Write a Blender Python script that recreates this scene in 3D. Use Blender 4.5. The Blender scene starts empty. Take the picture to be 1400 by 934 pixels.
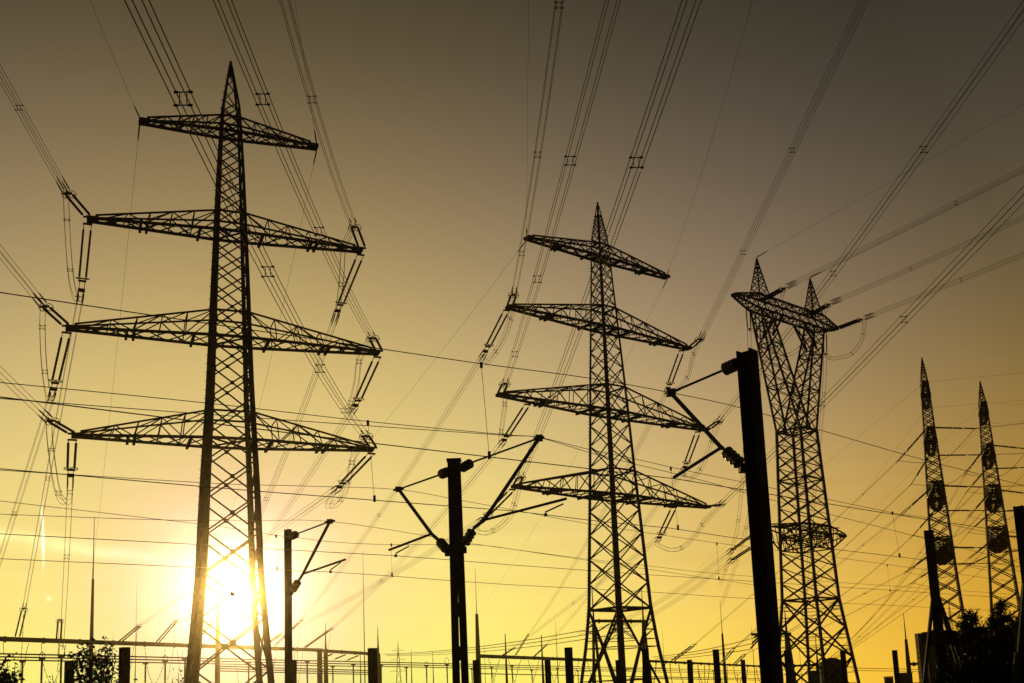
import bpy, math, random
from mathutils import Vector, Matrix
random.seed(7)
V = Vector
PI = math.pi
SC = bpy.context.scene
COL = SC.collection

# ------------------------------------------------------------------ camera
FPX, CX, CY = 1508.0, 700.0, 702.5            # focal length and principal point in photo pixels (1400 x 934, lens shifted upwards)
DS = 0.8077
CAM = V((0, 0, 1.7))
ROT = Matrix.Rotation(PI/2 + 0.1655, 3, 'X') @ Matrix.Rotation(-0.0394, 3, 'Z')
cd = bpy.data.cameras.new('camera'); cam = bpy.data.objects.new('camera', cd); COL.objects.link(cam)
cam.matrix_world = Matrix.Translation(CAM) @ ROT.to_4x4()
cd.sensor_fit = 'HORIZONTAL'; cd.sensor_width = 36.0; cd.lens = FPX/1400*36
cd.shift_y = (CY-467)/1400; cd.clip_start = 0.1; cd.clip_end = 30000
SC.camera = cam

# surveying helpers: where the line of sight through a photo pixel meets a depth, a level or an upright plane
def ray(px, py): return ROT @ V(((px-CX)/FPX, -(py-CY)/FPX, -1))
def P(px, py, Y):
    d = ray(px, py); return CAM + d*(Y/d.y)
def Pz(px, py, z):
    d = ray(px, py); return CAM + d*((z-CAM.z)/d.z)
def Pp(px, py, A, h):
    d = ray(px, py); n = V((-h[1], h[0]))
    t = (n.x*(A[0]-CAM.x)+n.y*(A[1]-CAM.y))/(n.x*d.x+n.y*d.y); return CAM + d*t
def proj(p):
    c = ROT.transposed() @ (V(p)-CAM); return CX+FPX*c.x/-c.z, CY-FPX*c.y/-c.z
def zpy(X, Y, py):
    RT = ROT.transposed(); c0 = RT @ (V((X, Y, 0))-CAM); cz = RT @ V((0, 0, 1)); k = (py-CY)/FPX
    return (k*c0.z-c0.y)/(cz.y-k*cz.z)

# ------------------------------------------------------------------ sky and sun
SUNDIR = ray(323, 813).normalized()
SUN_EL = math.asin(SUNDIR.z); SUN_AZ = math.atan2(SUNDIR.x, SUNDIR.y)
w = bpy.data.worlds.new('World'); SC.world = w; w.use_nodes = True
nt = w.node_tree; nt.nodes.clear()
def N(t, **k):
    n = nt.nodes.new(t)
    for a, b in k.items(): setattr(n, a, b)
    return n
def L(a, b): nt.links.new(a, b)
def setin(n, i, x):
    if hasattr(x, 'is_linked'): L(x, n.inputs[i])
    else: n.inputs[i].default_value = x
def M(op, a, b=0.0, clamp=False):
    n = N('ShaderNodeMath', operation=op, use_clamp=clamp); setin(n, 0, a); setin(n, 1, b); return n.outputs[0]
def VM(op, a, b=None, s=None):
    n = N('ShaderNodeVectorMath', operation=op); setin(n, 0, a)
    if b is not None: setin(n, 1, b)
    if s is not None: setin(n, 3, s)
    return n
out = N('ShaderNodeOutputWorld')
tc = N('ShaderNodeTexCoord')
dirn = VM('NORMALIZE', tc.outputs['Generated']).outputs[0]
cosg = VM('DOT_PRODUCT', dirn, tuple(SUNDIR)).outputs['Value']
gam = M('ARCCOSINE', M('MINIMUM', cosg, 0.9999999))
sep = N('ShaderNodeSeparateXYZ'); L(dirn, sep.inputs[0])
elev = M('ARCSINE', sep.outputs[2])
g_ = M('MINIMUM', gam, 0.72)
e_ = M('MINIMUM', M('MAXIMUM', elev, 0.0), 0.62)
#SKYCOEF
SKY = [(-0.3334, 0.0769, -1.9597), (2.283, 0.245, 2.5162), (-2.7913, -2.1802, -7.7158), (0.0766, -1.2004, 1.7969), (-2.853, -2.7443, -11.7507), (-6.535, -3.1835, 7.3412), (-1.95, -2.15, 3.1)]
#ENDSKY
acc = VM('ADD', SKY[0], (0, 0, 0)).outputs[0]
for cf, ft in zip(SKY[1:], (g_, M('MULTIPLY', g_, g_), e_, M('MULTIPLY', e_, e_), M('MULTIPLY', g_, e_), M('EXPONENT', M('MULTIPLY', gam, -1/0.06)))):
    acc = VM('ADD', acc, VM('SCALE', cf, s=ft).outputs[0]).outputs[0]
acc = VM('ADD', acc, VM('SCALE', (-1.6, -1.5, -1.2), s=M('MINIMUM', M('MAXIMUM', M('SUBTRACT', gam, 0.75), 0.0), 1.2)).outputs[0]).outputs[0]     # the sky behind the viewer is already dusky
# thin streaks of high cloud low on the left and a faint wisp higher up
az = M('ARCTAN2', sep.outputs[0], sep.outputs[1])
cmb = N('ShaderNodeCombineXYZ'); L(M('MULTIPLY', az, 5.0), cmb.inputs[0]); L(M('MULTIPLY', elev, 34.0), cmb.inputs[1])
nz = N('ShaderNodeTexNoise'); nz.inputs['Scale'].default_value = 1.6; nz.inputs['Detail'].default_value = 5; nz.inputs['Roughness'].default_value = 0.55
L(cmb.outputs[0], nz.inputs['Vector'])
band = M('MULTIPLY', M('SUBTRACT', nz.outputs['Fac'], 0.5), M('MAXIMUM', M('SUBTRACT', 1.0, M('MULTIPLY', M('ABSOLUTE', M('SUBTRACT', elev, 0.13)), 9.0)), 0.0))
acc = VM('ADD', acc, VM('SCALE', (0.25, 0.28, 0.45), s=M('MULTIPLY', band, 0.9)).outputs[0]).outputs[0]
def wisp(px, py, sx, sy, tilt, amp):
    global acc
    d = ray(px, py).normalized(); a0 = math.atan2(d.x, d.y); e0 = math.asin(d.z)
    da = M('SUBTRACT', az, a0); de = M('SUBTRACT', M('SUBTRACT', elev, e0), M('MULTIPLY', da, tilt))
    r2 = M('ADD', M('POWER', M('DIVIDE', M('ABSOLUTE', da), sx), 2.0), M('POWER', M('DIVIDE', M('ABSOLUTE', de), sy), 2.0))
    c3 = N('ShaderNodeCombineXYZ'); L(M('MULTIPLY', az, 60.0), c3.inputs[0]); L(M('MULTIPLY', elev, 130.0), c3.inputs[1])
    n3 = N('ShaderNodeTexNoise'); n3.inputs['Scale'].default_value = 1.0; n3.inputs['Detail'].default_value = 4; L(c3.outputs[0], n3.inputs['Vector'])
    f = M('MULTIPLY', M('EXPONENT', M('MULTIPLY', r2, -1.0)), M('MULTIPLY', n3.outputs['Fac'], amp))
    acc = VM('ADD', acc, VM('SCALE', (0.6, 0.7, 1.0), s=f).outputs[0]).outputs[0]
wisp(124, 104, 0.012, 0.003, 0.25, 0.22)
wisp(60, 742, 0.10, 0.007, -0.14, 0.95)
def trail(px, py, sx, sy, lean, bend, amp):               # short vapour trail: a thin curved streak of lit ice cloud
    global acc
    d = ray(px, py).normalized(); a0 = math.atan2(d.x, d.y); e0 = math.asin(d.z); de = M('SUBTRACT', elev, e0)
    da = M('SUBTRACT', M('SUBTRACT', az, a0), M('ADD', M('MULTIPLY', de, lean), M('MULTIPLY', M('MULTIPLY', de, de), bend)))
    r2 = M('ADD', M('POWER', M('DIVIDE', M('ABSOLUTE', da), sx), 2.0), M('POWER', M('DIVIDE', M('ABSOLUTE', de), sy), 4.0))
    acc = VM('ADD', acc, VM('SCALE', (0.5, 0.6, 1.3), s=M('MULTIPLY', M('EXPONENT', M('MULTIPLY', r2, -1.0)), amp)).outputs[0]).outputs[0]
trail(58.8, 732, 0.0010, 0.026, -0.06, -0.8, 1.15)
trail(66.5, 819, 0.0022, 0.0020, 0.0, 0.0, 0.5)
s3 = N('ShaderNodeSeparateXYZ'); L(acc, s3.inputs[0])
c3 = N('ShaderNodeCombineXYZ')
for i in range(3): L(M('EXPONENT', s3.outputs[i]), c3.inputs[i])
# aureole and disc of the sun itself
def gl(a, wd, p=1.0): return M('MULTIPLY', M('EXPONENT', M('MULTIPLY', M('POWER', M('DIVIDE', gam, wd), p), -1.0)), a)
au = VM('SCALE', (1.0, 0.92, 0.62), s=gl(0.0, 0.03, 1.0)).outputs[0]
au2 = VM('SCALE', (1.0, 0.95, 0.80), s=gl(3.0, 0.012, 2.0)).outputs[0]
dsc = VM('SCALE', (1.0, 0.9, 0.7), s=M('MULTIPLY', M('LESS_THAN', gam, 0.0047), 25.0)).outputs[0]
skyc = VM('ADD', VM('ADD', c3.outputs[0], au).outputs[0], VM('ADD', au2, dsc).outputs[0]).outputs[0]
bg = N('ShaderNodeBackground'); L(skyc, bg.inputs['Color']); bg.inputs['Strength'].default_value = 1.0
nis = N('ShaderNodeTexSky', sky_type='NISHITA', sun_disc=False, sun_elevation=SUN_EL, sun_rotation=SUN_AZ, air_density=2.0, dust_density=4.0, ozone_density=1.0)
amb = N('ShaderNodeMix', data_type='RGBA', blend_type='MULTIPLY'); amb.inputs[0].default_value = 1.0
L(nis.outputs[0], amb.inputs[6]); amb.inputs[7].default_value = (0.20, 0.15, 0.07, 1)
bg2 = N('ShaderNodeBackground'); L(amb.outputs[2], bg2.inputs['Color']); bg2.inputs['Strength'].default_value = 0.05
ads = N('ShaderNodeAddShader'); L(bg.outputs[0], ads.inputs[0]); L(bg2.outputs[0], ads.inputs[1]); L(ads.outputs[0], out.inputs[0])

sl = bpy.data.lights.new('sun', 'SUN'); sl.energy = 2.5; sl.angle = math.radians(0.53); sl.color = (1.0, 0.68, 0.20)
so = bpy.data.objects.new('sun', sl); COL.objects.link(so); so.location = SUNDIR*50 + V((0, 0, 60))
so.rotation_euler = SUNDIR.to_track_quat('Z', 'Y').to_euler()
SC.view_settings.view_transform = 'Standard'; SC.view_settings.look = 'None'; SC.view_settings.exposure = 0; SC.view_settings.gamma = 1
SC.render.engine = 'CYCLES'
SC.cycles.max_bounces = 4; SC.cycles.diffuse_bounces = 2; SC.cycles.glossy_bounces = 2; SC.cycles.transmission_bounces = 3
SC.cycles.transparent_max_bounces = 8; SC.cycles.volume_bounces = 0
SC.cycles.sample_clamp_indirect = 0.0
SC.cycles.use_denoising = True

# ------------------------------------------------------------------ materials
def mat(name, col, rough=0.6, metal=0.0, var=0.25, scale=3.0, trans=None, spec=0.25):
    m = bpy.data.materials.new(name); m.use_nodes = True; t = m.node_tree; b = t.nodes['Principled BSDF']
    tcx = t.nodes.new('ShaderNodeTexCoord'); n = t.nodes.new('ShaderNodeTexNoise'); n.inputs['Scale'].default_value = scale; n.inputs['Detail'].default_value = 4
    t.links.new(tcx.outputs['Object'], n.inputs['Vector'])
    r = t.nodes.new('ShaderNodeValToRGB'); r.color_ramp.elements[0].position = 0.3; r.color_ramp.elements[1].position = 0.7
    r.color_ramp.elements[0].color = tuple(c*(1-var) for c in col)+(1,); r.color_ramp.elements[1].color = tuple(min(1, c*(1+var)) for c in col)+(1,)
    t.links.new(n.outputs['Fac'], r.inputs[0]); t.links.new(r.outputs[0], b.inputs['Base Color'])
    b.inputs['Specular IOR Level'].default_value = spec; b.inputs['Roughness'].default_value = rough; b.inputs['Metallic'].default_value = metal
    if trans: b.inputs['Transmission Weight'].default_value = trans
    return m
STEEL = mat('painted_lattice_steel', (0.06, 0.063, 0.058), 0.8, spec=0.1)
STEEL2 = mat('galvanised_steel', (0.11, 0.11, 0.105), 0.8, 0.0, spec=0.12)
ALU = mat('weathered_aluminium_strand', (0.14, 0.13, 0.12), 0.85, 0.0)
PORC = mat('brown_glazed_porcelain', (0.055, 0.028, 0.018), 0.6, spec=0.12)
GLASSY = mat('green_glass_discs', (0.09, 0.07, 0.025), 0.45, trans=0.15, spec=0.1)
CONC = mat('weathered_mast_steel', (0.045, 0.042, 0.036), 0.85, var=0.35, spec=0.1)
SOIL = mat('dry_grass_ground', (0.06, 0.058, 0.03), 0.95, var=0.5, scale=0.4)
GRAV = mat('railway_ballast', (0.11, 0.10, 0.09), 0.95, var=0.6, scale=9)
BARK = mat('bark', (0.07, 0.05, 0.035), 0.9)
LEAF = mat('leaf', (0.045, 0.06, 0.02), 0.7)
NEEDLE = mat('pine_needle', (0.022, 0.034, 0.016), 0.8)
RENDERW = mat('grey_rendered_wall', (0.16, 0.155, 0.15), 0.85)
ROOF = mat('dark_roof_sheet', (0.07, 0.07, 0.07), 0.7)

# ------------------------------------------------------------------ mesh helpers
class MB:
    def __init__(s): s.v = []; s.f = []
    def bar(s, a, b, w, h=None, up=None):
        a = V(a); b = V(b); d = b-a
        if d.length < 1e-6: return
        d.normalize(); u = V(up) if up else (V((0, 0, 1)) if abs(d.z) < 0.9 else V((1, 0, 0)))
        x = d.cross(u); x.normalize(); y = x.cross(d); h = h or w
        k = len(s.v)
        for p in (a, b):
            for i, j in ((-1, -1), (1, -1), (1, 1), (-1, 1)): s.v.append(p+x*(i*w/2)+y*(j*h/2))
        s.f += [(k, k+1, k+2, k+3), (k+7, k+6, k+5, k+4)]+[(k+i, k+4+i, k+4+(i+1) % 4, k+(i+1) % 4) for i in range(4)]
    def tube(s, pts, r, n=5):
        pts = [V(p) for p in pts]; m = len(pts)
        if m < 2: return
        rs = r if isinstance(r, (list, tuple)) else [r]*m
        k = len(s.v)
        for i, p in enumerate(pts):
            d = (pts[min(i+1, m-1)]-pts[max(i-1, 0)])
            if d.length < 1e-9: d = V((0, 0, 1))
            d.normalize(); u = V((0, 0, 1)) if abs(d.z) < 0.95 else V((1, 0, 0))
            x = d.cross(u).normalized(); y = x.cross(d)
            for j in range(n):
                t = 2*PI*j/n; s.v.append(p+(x*math.cos(t)+y*math.sin(t))*rs[i])
        for i in range(m-1):
            for j in range(n):
                a = k+i*n+j; b = k+i*n+(j+1) % n; s.f.append((a, b, b+n, a+n))
        s.f += [tuple(k+j for j in range(n))[::-1], tuple(k+(m-1)*n+j for j in range(n))]
    def lathe(s, a, b, prof, n=8):
        a = V(a); b = V(b); s.tube([a.lerp(b, t) for t, r in prof], [r for t, r in prof], n)
    def ring(s, c, axis, R, r, n=14, arc=2*PI, m=4):
        ax = V(axis).normalized(); u = V((0, 0, 1)) if abs(ax.z) < 0.9 else V((1, 0, 0)); x = ax.cross(u).normalized(); y = ax.cross(x)
        pts = [V(c)+(x*math.cos(arc*i/n)+y*math.sin(arc*i/n))*R for i in range(n+1)]
        s.tube(pts, r, m)
    def box(s, c, sx, sy, sz, rz=0.0):
        k = len(s.v); R = Matrix.Rotation(rz, 3, 'Z')
        for dz in (-1, 1):
            for dx, dy in ((-1, -1), (1, -1), (1, 1), (-1, 1)): s.v.append(V(c)+R @ V((dx*sx/2, dy*sy/2, dz*sz/2)))
        s.f += [(k+3, k+2, k+1, k), (k+4, k+5, k+6, k+7)]+[(k+i, k+(i+1) % 4, k+4+(i+1) % 4, k+4+i) for i in range(4)]
    def quadplate(s, c, x, y, n, sz, th):
        x = V(x).normalized()*sz/2; y = V(y).normalized()*sz/2; n = V(n).normalized()*th/2; k = len(s.v); c = V(c)
        for q in (-1, 1):
            for i, j in ((-1, -1), (1, -1), (1, 1), (-1, 1)): s.v.append(c+x*i+y*j+n*q)
        s.f += [(k+3, k+2, k+1, k), (k+4, k+5, k+6, k+7)]+[(k+i, k+(i+1) % 4, k+4+(i+1) % 4, k+4+i) for i in range(4)]
    def build(s, name, m, parent=None, org=None):
        o0 = V(parent['_o']) if parent else V(org if org else s.v[0])
        me = bpy.data.meshes.new(name); me.from_pydata([tuple(p-o0) for p in s.v], [], s.f); me.materials.append(m); me.update()
        o = bpy.data.objects.new(name, me); COL.objects.link(o)
        if parent: o.parent = parent
        else: o.location = o0
        o['_o'] = tuple(o0); return o
def tag(o, label, cat, group=None, kind=None):
    if kind: o['kind'] = kind
    if label: o['label'] = label
    if cat: o['category'] = cat
    if group: o['group'] = group
    return o
def thing(name, loc, label, cat, group=None):
    o = bpy.data.objects.new(name, None); COL.objects.link(o); o.location = loc; o['_o'] = tuple(loc); o.empty_display_size = 0.3
    return tag(o, label, cat, group)
def chain(pts, n=10):
    """smooth curve through points (Catmull-Rom)"""
    pts = [V(p) for p in pts]; o = []
    for i in range(len(pts)-1):
        p0 = pts[max(i-1, 0)]; p1 = pts[i]; p2 = pts[i+1]; p3 = pts[min(i+2, len(pts)-1)]
        for k in range(n):
            t = k/n; o.append(0.5*((2*p1)+(p2-p0)*t+(2*p0-5*p1+4*p2-p3)*t*t+(3*p1-p0-3*p2+p3)*t**3))
    o.append(pts[-1]); return o

# ------------------------------------------------------------------ ground and railway bed
m = MB(); m.v = [V((-9000, -4000, 0)), V((9000, -4000, 0)), V((9000, 14000, 0)), V((-9000, 14000, 0))]; m.f = [(0, 1, 2, 3)]
tag(m.build('ground', SOIL, org=(0, 0, 0)), None, None, kind='structure')
TA = Pz(0, 543, 5.5); TB = Pz(1345, 722, 5.5)
TDIR = V((TB.x-TA.x, TB.y-TA.y, 0)).normalized(); TPERP = V((TDIR.y, -TDIR.x, 0))     # along the tracks / towards the viewer's side
def strip(name, c, half, z0, mt, h=0.35):
    m = MB(); a = V((c.x, c.y, 0))-TDIR*60; b = V((c.x, c.y, 0))+TDIR*160; k = TPERP
    for p in (a, b): m.v += [p-k*(half+0.5)+V((0, 0, z0)), p+k*(half+0.5)+V((0, 0, z0)), p+k*half+V((0, 0, z0+h)), p-k*half+V((0, 0, z0+h))]
    m.f = [(0, 1, 2, 3), (7, 6, 5, 4)]+[(i, 4+i, 4+(i+1) % 4, (i+1) % 4) for i in range(4)]
    return tag(m.build(name, mt, org=tuple(a)), None, None, kind='structure')
exec_after = []

# ------------------------------------------------------------------ lattice pylons
def lerp_tab(tab, z):
    if z <= tab[0][0]: return tab[0][1]+(z-tab[0][0])*(tab[1][1]-tab[0][1])/(tab[1][0]-tab[0][0])
    for (z0, b0), (z1, b1) in zip(tab, tab[1:]):
        if z <= z1: return b0+(b1-b0)*(z-z0)/(z1-z0)
    return tab[-1][1]
class Pylon: pass
def lattice_pylon(name, label, group, tip, D, phi, widths, arms, legw, bracew, pk, gusset=(0, 0), base_py=None, tipw=0.16, peakk=1.25, pgrow=0.0, nearleg=1.0, chord=0.2, pegs=True, arm_pairs=True):
    t = Pylon(); T = P(tip[0], tip[1], D); A = V((T.x, T.y, 0)); t.A = A; t.tipz = T.z; t.D = D
    a = V((math.cos(phi), math.sin(phi), 0)); n = V((-a.y, a.x, 0)); t.a = a; t.n = n
    tab = sorted([(zpy(A.x, A.y, py), b) for py, b in widths]+[(T.z-0.15, tipw)]); tab = [(0.0, lerp_tab(tab, 0.0))]+tab
    hb = lambda z: lerp_tab(tab, z)/2
    cs = ((-1, -1), (1, -1), (1, 1), (-1, 1))
    c = lambda i, z: A+a*(cs[i][0]*hb(z))+n*(cs[i][1]*hb(z))+V((0, 0, z))
    t.c = c; t.hb = hb
    root = thing(name, A, label, 'power pylon', group); t.root = root
    ztop = T.z-0.15; zs = [z for z, b in tab]
    lw = lambda z: legw*(0.32+0.68*min(1, (ztop-z)/(0.72*ztop)))
    for i in range(4):
        m = MB(); zz = [0.0]
        while zz[-1] < ztop-1.6: zz.append(zz[-1]+1.5)
        zz.append(ztop)
        for z0, z1 in zip(zz, zz[1:]): m.bar(c(i, z0), c(i, z1+0.02 if z1 < ztop else z1), lw((z0+z1)/2)*(nearleg if i == 0 else 1))
        if pegs and i in (0, 2, 3):
            z = 2.6
            while z < ztop-1:
                d = (a*cs[i][0]*(1 if int(z*3) % 2 else 0.3)+n*cs[i][1]*(0.3 if int(z*3) % 2 else 1)).normalized()
                p = c(i, z); m.bar(p, p+d*(lw(z)/2+0.16), 0.035); z += 0.36
        m.build('leg', STEEL, root)
    # braced faces: one crossed panel after another
    bz = zpy(A.x, A.y, base_py) if base_py else 0.0
    zz = [bz]
    peak0 = zpy(A.x, A.y, arms[0][2])
    while zz[-1]+pk*2*hb(zz[-1]) < ztop-0.8:
        z = zz[-1]; k = pk*(1+pgrow*z/ztop) if z < peak0 else pk*peakk; zz.append(z+max(0.45, k*2*hb(z+0.3)))
    m = MB()
    for z0, z1 in zip(zz, zz[1:]):
        bwz = bracew*(0.62+0.38*(1-z0/ztop)) if z0 < peak0 else bracew*0.55
        for i in range(4):
            j = (i+1) % 4
            m.bar(c(i, z0), c(j, z1), bwz)
            if z0 < peak0 or peakk < 1.5: m.bar(c(j, z0), c(i, z1), bwz*0.97)
            if gusset[0] < z0 < gusset[1]:
                h0, h1 = hb(z0), hb(z1); q = h0/(h0+h1); ctr = (c(i, z0)+c(j, z0))/2*(1-q)+(c(i, z1)+c(j, z1))/2*q
                x = c(j, z0)-c(i, z0); nn = x.cross(V((0, 0, 1))); m.quadplate(ctr, x, V((0, 0, 1)), nn, 0.12*h0+0.12, 0.05)
                m.quadplate(c(i, z0), x, V((0, 0, 1)), nn, 0.5, 0.06)
    m.bar(V((A.x, A.y, zz[-1]-0.3)), V((A.x, A.y, T.z+0.25)), 0.2)
    if bz > 0:                                          # splayed foot section with big crosses and secondary struts
        hz = [bz, 0.0]
        for i in range(4):
            j = (i+1) % 4; k = (i+2) % 4
            m.bar(c(i, bz), c(j, bz), bracew*1.8); m.bar(c(i, bz), c(k, bz), bracew); m.bar(c(i, bz*.62), c(j, bz*.62), bracew*.8); m.bar(c(i, bz*.3), c(j, bz*.3), bracew*.7)
            mid = (c(i, bz)+c(j, bz))/2; zb = bz*0.62
            m.bar(c(i, bz), (c(i, zb)+c(j, zb))/2, bracew*1.5); m.bar(c(j, bz), (c(i, zb)+c(j, zb))/2, bracew*1.5)
            m.bar((c(i, zb)+c(j, zb))/2, c(i, 0.1), bracew*1.5); m.bar((c(i, zb)+c(j, zb))/2, c(j, 0.1), bracew*1.5)
            for p, q in ((i, j), (j, i)):
                top = c(p, bz); ctr = (c(p, zb)+c(q, zb))/2
                for f in (0.3, 0.55, 0.8):
                    z = bz+(zb-bz)*f; s = top.lerp(ctr, f); m.bar(s, c(p, z), bracew*0.6)
                    m.bar(s, c(p, bz+(zb-bz)*(f-0.28)), bracew*0.55)
                for f in (0.35, 0.7):
                    z = zb*(1-f); s = ctr.lerp(c(p, 0.1), f); m.bar(s, c(p, z), bracew*0.6)
    m.build('bracing', STEEL, root)
    # crossarms
    t.tips = []
    for arm in arms:
        row = []
        if isinstance(arm[0], tuple):
            pl = Pp(arm[0][0], arm[0][1], A, a); pr = Pp(arm[1][0], arm[1][1], A, a); zb = (pl.z+pr.z)/2
            near = c(0, 0); zt = zb+(zpy(near.x, near.y, arm[2])-zpy(near.x, near.y, arm[3]))
        else:
            zb = zpy(A.x, A.y, arm[0]); zt = zpy(A.x, A.y, arm[2]); pl = A-a*arm[1]; pr = A+a*arm[1]
        hm = MB()
        h2 = MB()
        for i in range(4):
            hm.bar(c(i, zb), c((i+1) % 4, zb), chord); h2.bar(c(i, zt), c((i+1) % 4, zt), chord*0.7)
        hm.bar(c(0, zb), c(2, zb), chord*0.6); hm.bar(c(1, zb), c(3, zb), chord*0.6)
        hm.build('cross_frame', STEEL, root); h2.build('cross_frame', STEEL, root)
        for s, pt in ((-1, pl), (1, pr)):
            u = (pt-A).dot(a); m = MB(); h = hb(zb); ht = hb(zt); e = 0.32
            W = lambda uu, vv, z: A+a*uu+n*vv+V((0, 0, z))
            bf = [W(s*h, -h, zb), W(u, -e, zb)]; bb = [W(s*h, h, zb), W(u, e, zb)]
            tf = [W(s*ht, -ht, zt), W(u-s*0.55, -e*0.8, zb+0.32)]; tb = [W(s*ht, ht, zt), W(u-s*0.55, e*0.8, zb+0.32)]
            for q in (bf, bb): m.bar(q[0], q[1], chord)
            for q in (tf, tb): m.bar(q[0], q[1], chord*0.62)
            m.box(W(u-s*0.22, 0, zb+0.03), 0.6, 2*e+chord*1.05, 0.3, phi); m.box(W(u-s*0.62, 0, zb+0.14), 0.34, 2*e, 0.2, phi)
            nb = max(5, int(abs(u-s*h)/1.35)); f = [1-(1-i/nb)**1.0 for i in range(nb+1)]
            f = [x**0.92 for x in f]
            bq = chord*0.36
            for i in range(nb):
                A0, A1 = bf[0].lerp(bf[1], f[i]), bf[0].lerp(bf[1], f[i+1]); B0, B1 = bb[0].lerp(bb[1], f[i]), bb[0].lerp(bb[1], f[i+1])
                m.bar(A0, B1, bq); m.bar(B0, A1, bq)
            nv = 5; fv = [0.0, 0.2, 0.38, 0.56, 0.74, 0.9]
            for q, k in ((bf, tf), (bb, tb)):
                for i in range(nv):
                    b0, b1, t0, t1 = q[0].lerp(q[1], fv[i]), q[0].lerp(q[1], fv[i+1]), k[0].lerp(k[1], fv[i]), k[0].lerp(k[1], fv[i+1])
                    if i: m.bar(b0, t0, bq)
                    if i % 2: m.bar(b0, t1, bq*1.1)
                    else: m.bar(t0, b1, bq*1.1)
            for i in (1, 2, 3):
                t0, t1 = tf[0].lerp(tf[1], fv[i]), tb[0].lerp(tb[1], fv[i]); m.bar(t0, t1, bq); m.bar(tf[0].lerp(tf[1], fv[i-1]), t1, bq*0.9)
            if arm_pairs and abs(u) > 9:
                for ff in (0.14, 0.55, 0.6):
                    p, q = bf[0].lerp(bf[1], ff), bb[0].lerp(bb[1], ff); d = (q-p).normalized(); m.bar(p-d*0.3-V((0, 0, .12)), q+d*0.3-V((0, 0, .12)), 0.2, 0.26)
            m.build('crossarm', STEEL, root); row.append(W(u, 0, zb))
        t.tips.append(row)
    return t

K1 = lattice_pylon('lattice_pylon', 'tallest lattice pylon with four crossarms, the setting sun shining through its legs', 'lattice power pylons',
    (315.5, 88), 84.8, 0.3806, [(152, 1.32), (240, 1.85), (370, 2.4), (533, 3.0), (663, 3.7), (783, 4.2), (880, 5.0), (934, 5.5)],
    [((191, 166), (433, 202), 153, 174), ((120, 300), (494, 343), 284, 311), ((91, 450), (517, 482), 418, 454), ((99, 596), (509, 615), 557, 596)],
    0.42, 0.13, 0.74, gusset=(2, 32.5), peakk=1.7)
K2 = lattice_pylon('lattice_pylon', 'lattice pylon with four crossarms standing clear in mid picture, seen corner on', 'lattice power pylons',
    (817, 280), 110.7, 0.662, [(328, 1.2), (405, 1.7), (510, 2.42), (643, 3.2), (763, 3.95), (830, 4.35), (880, 5.0), (934, 6.0)],
    [((720, 325), (912, 380), 328.5, 347), ((695, 420), (942, 477), 414, 443), ((682, 540), (966, 588), 521, 557), ((703, 665), (968, 694), 638, 674)],
    0.32, 0.115, 0.52, base_py=833, chord=0.22, pgrow=0.75, nearleg=1.85)
K4 = lattice_pylon('lattice_pylon', 'slim lattice pylon seen end on, its foot behind the dark tank building', 'lattice power pylons',
    (1260.5, 491), 180.1, math.radians(69.2), [(523, 1.15), (590, 1.75), (700, 2.9), (800, 3.8), (860, 4.7)],
    [(541, 9.2, 526), (605, 11.6, 586), (682.5, 13.5, 660), (761, 13.2, 736)], 0.36, 0.2, 0.62, arm_pairs=False, chord=0.36)
K5 = lattice_pylon('lattice_pylon', 'slim lattice pylon seen end on, farthest right, rising out of the pine trees', 'lattice power pylons',
    (1340, 523), 195.4, math.radians(67.5), [(555, 1.3), (610, 1.95), (700, 2.95), (800, 4.1), (860, 5.0)],
    [(566, 9.2, 552), (626, 11.6, 608), (686, 13.5, 665), (745, 13.2, 722)], 0.36, 0.2, 0.62, gusset=(2, 17), arm_pairs=False, chord=0.36)

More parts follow.
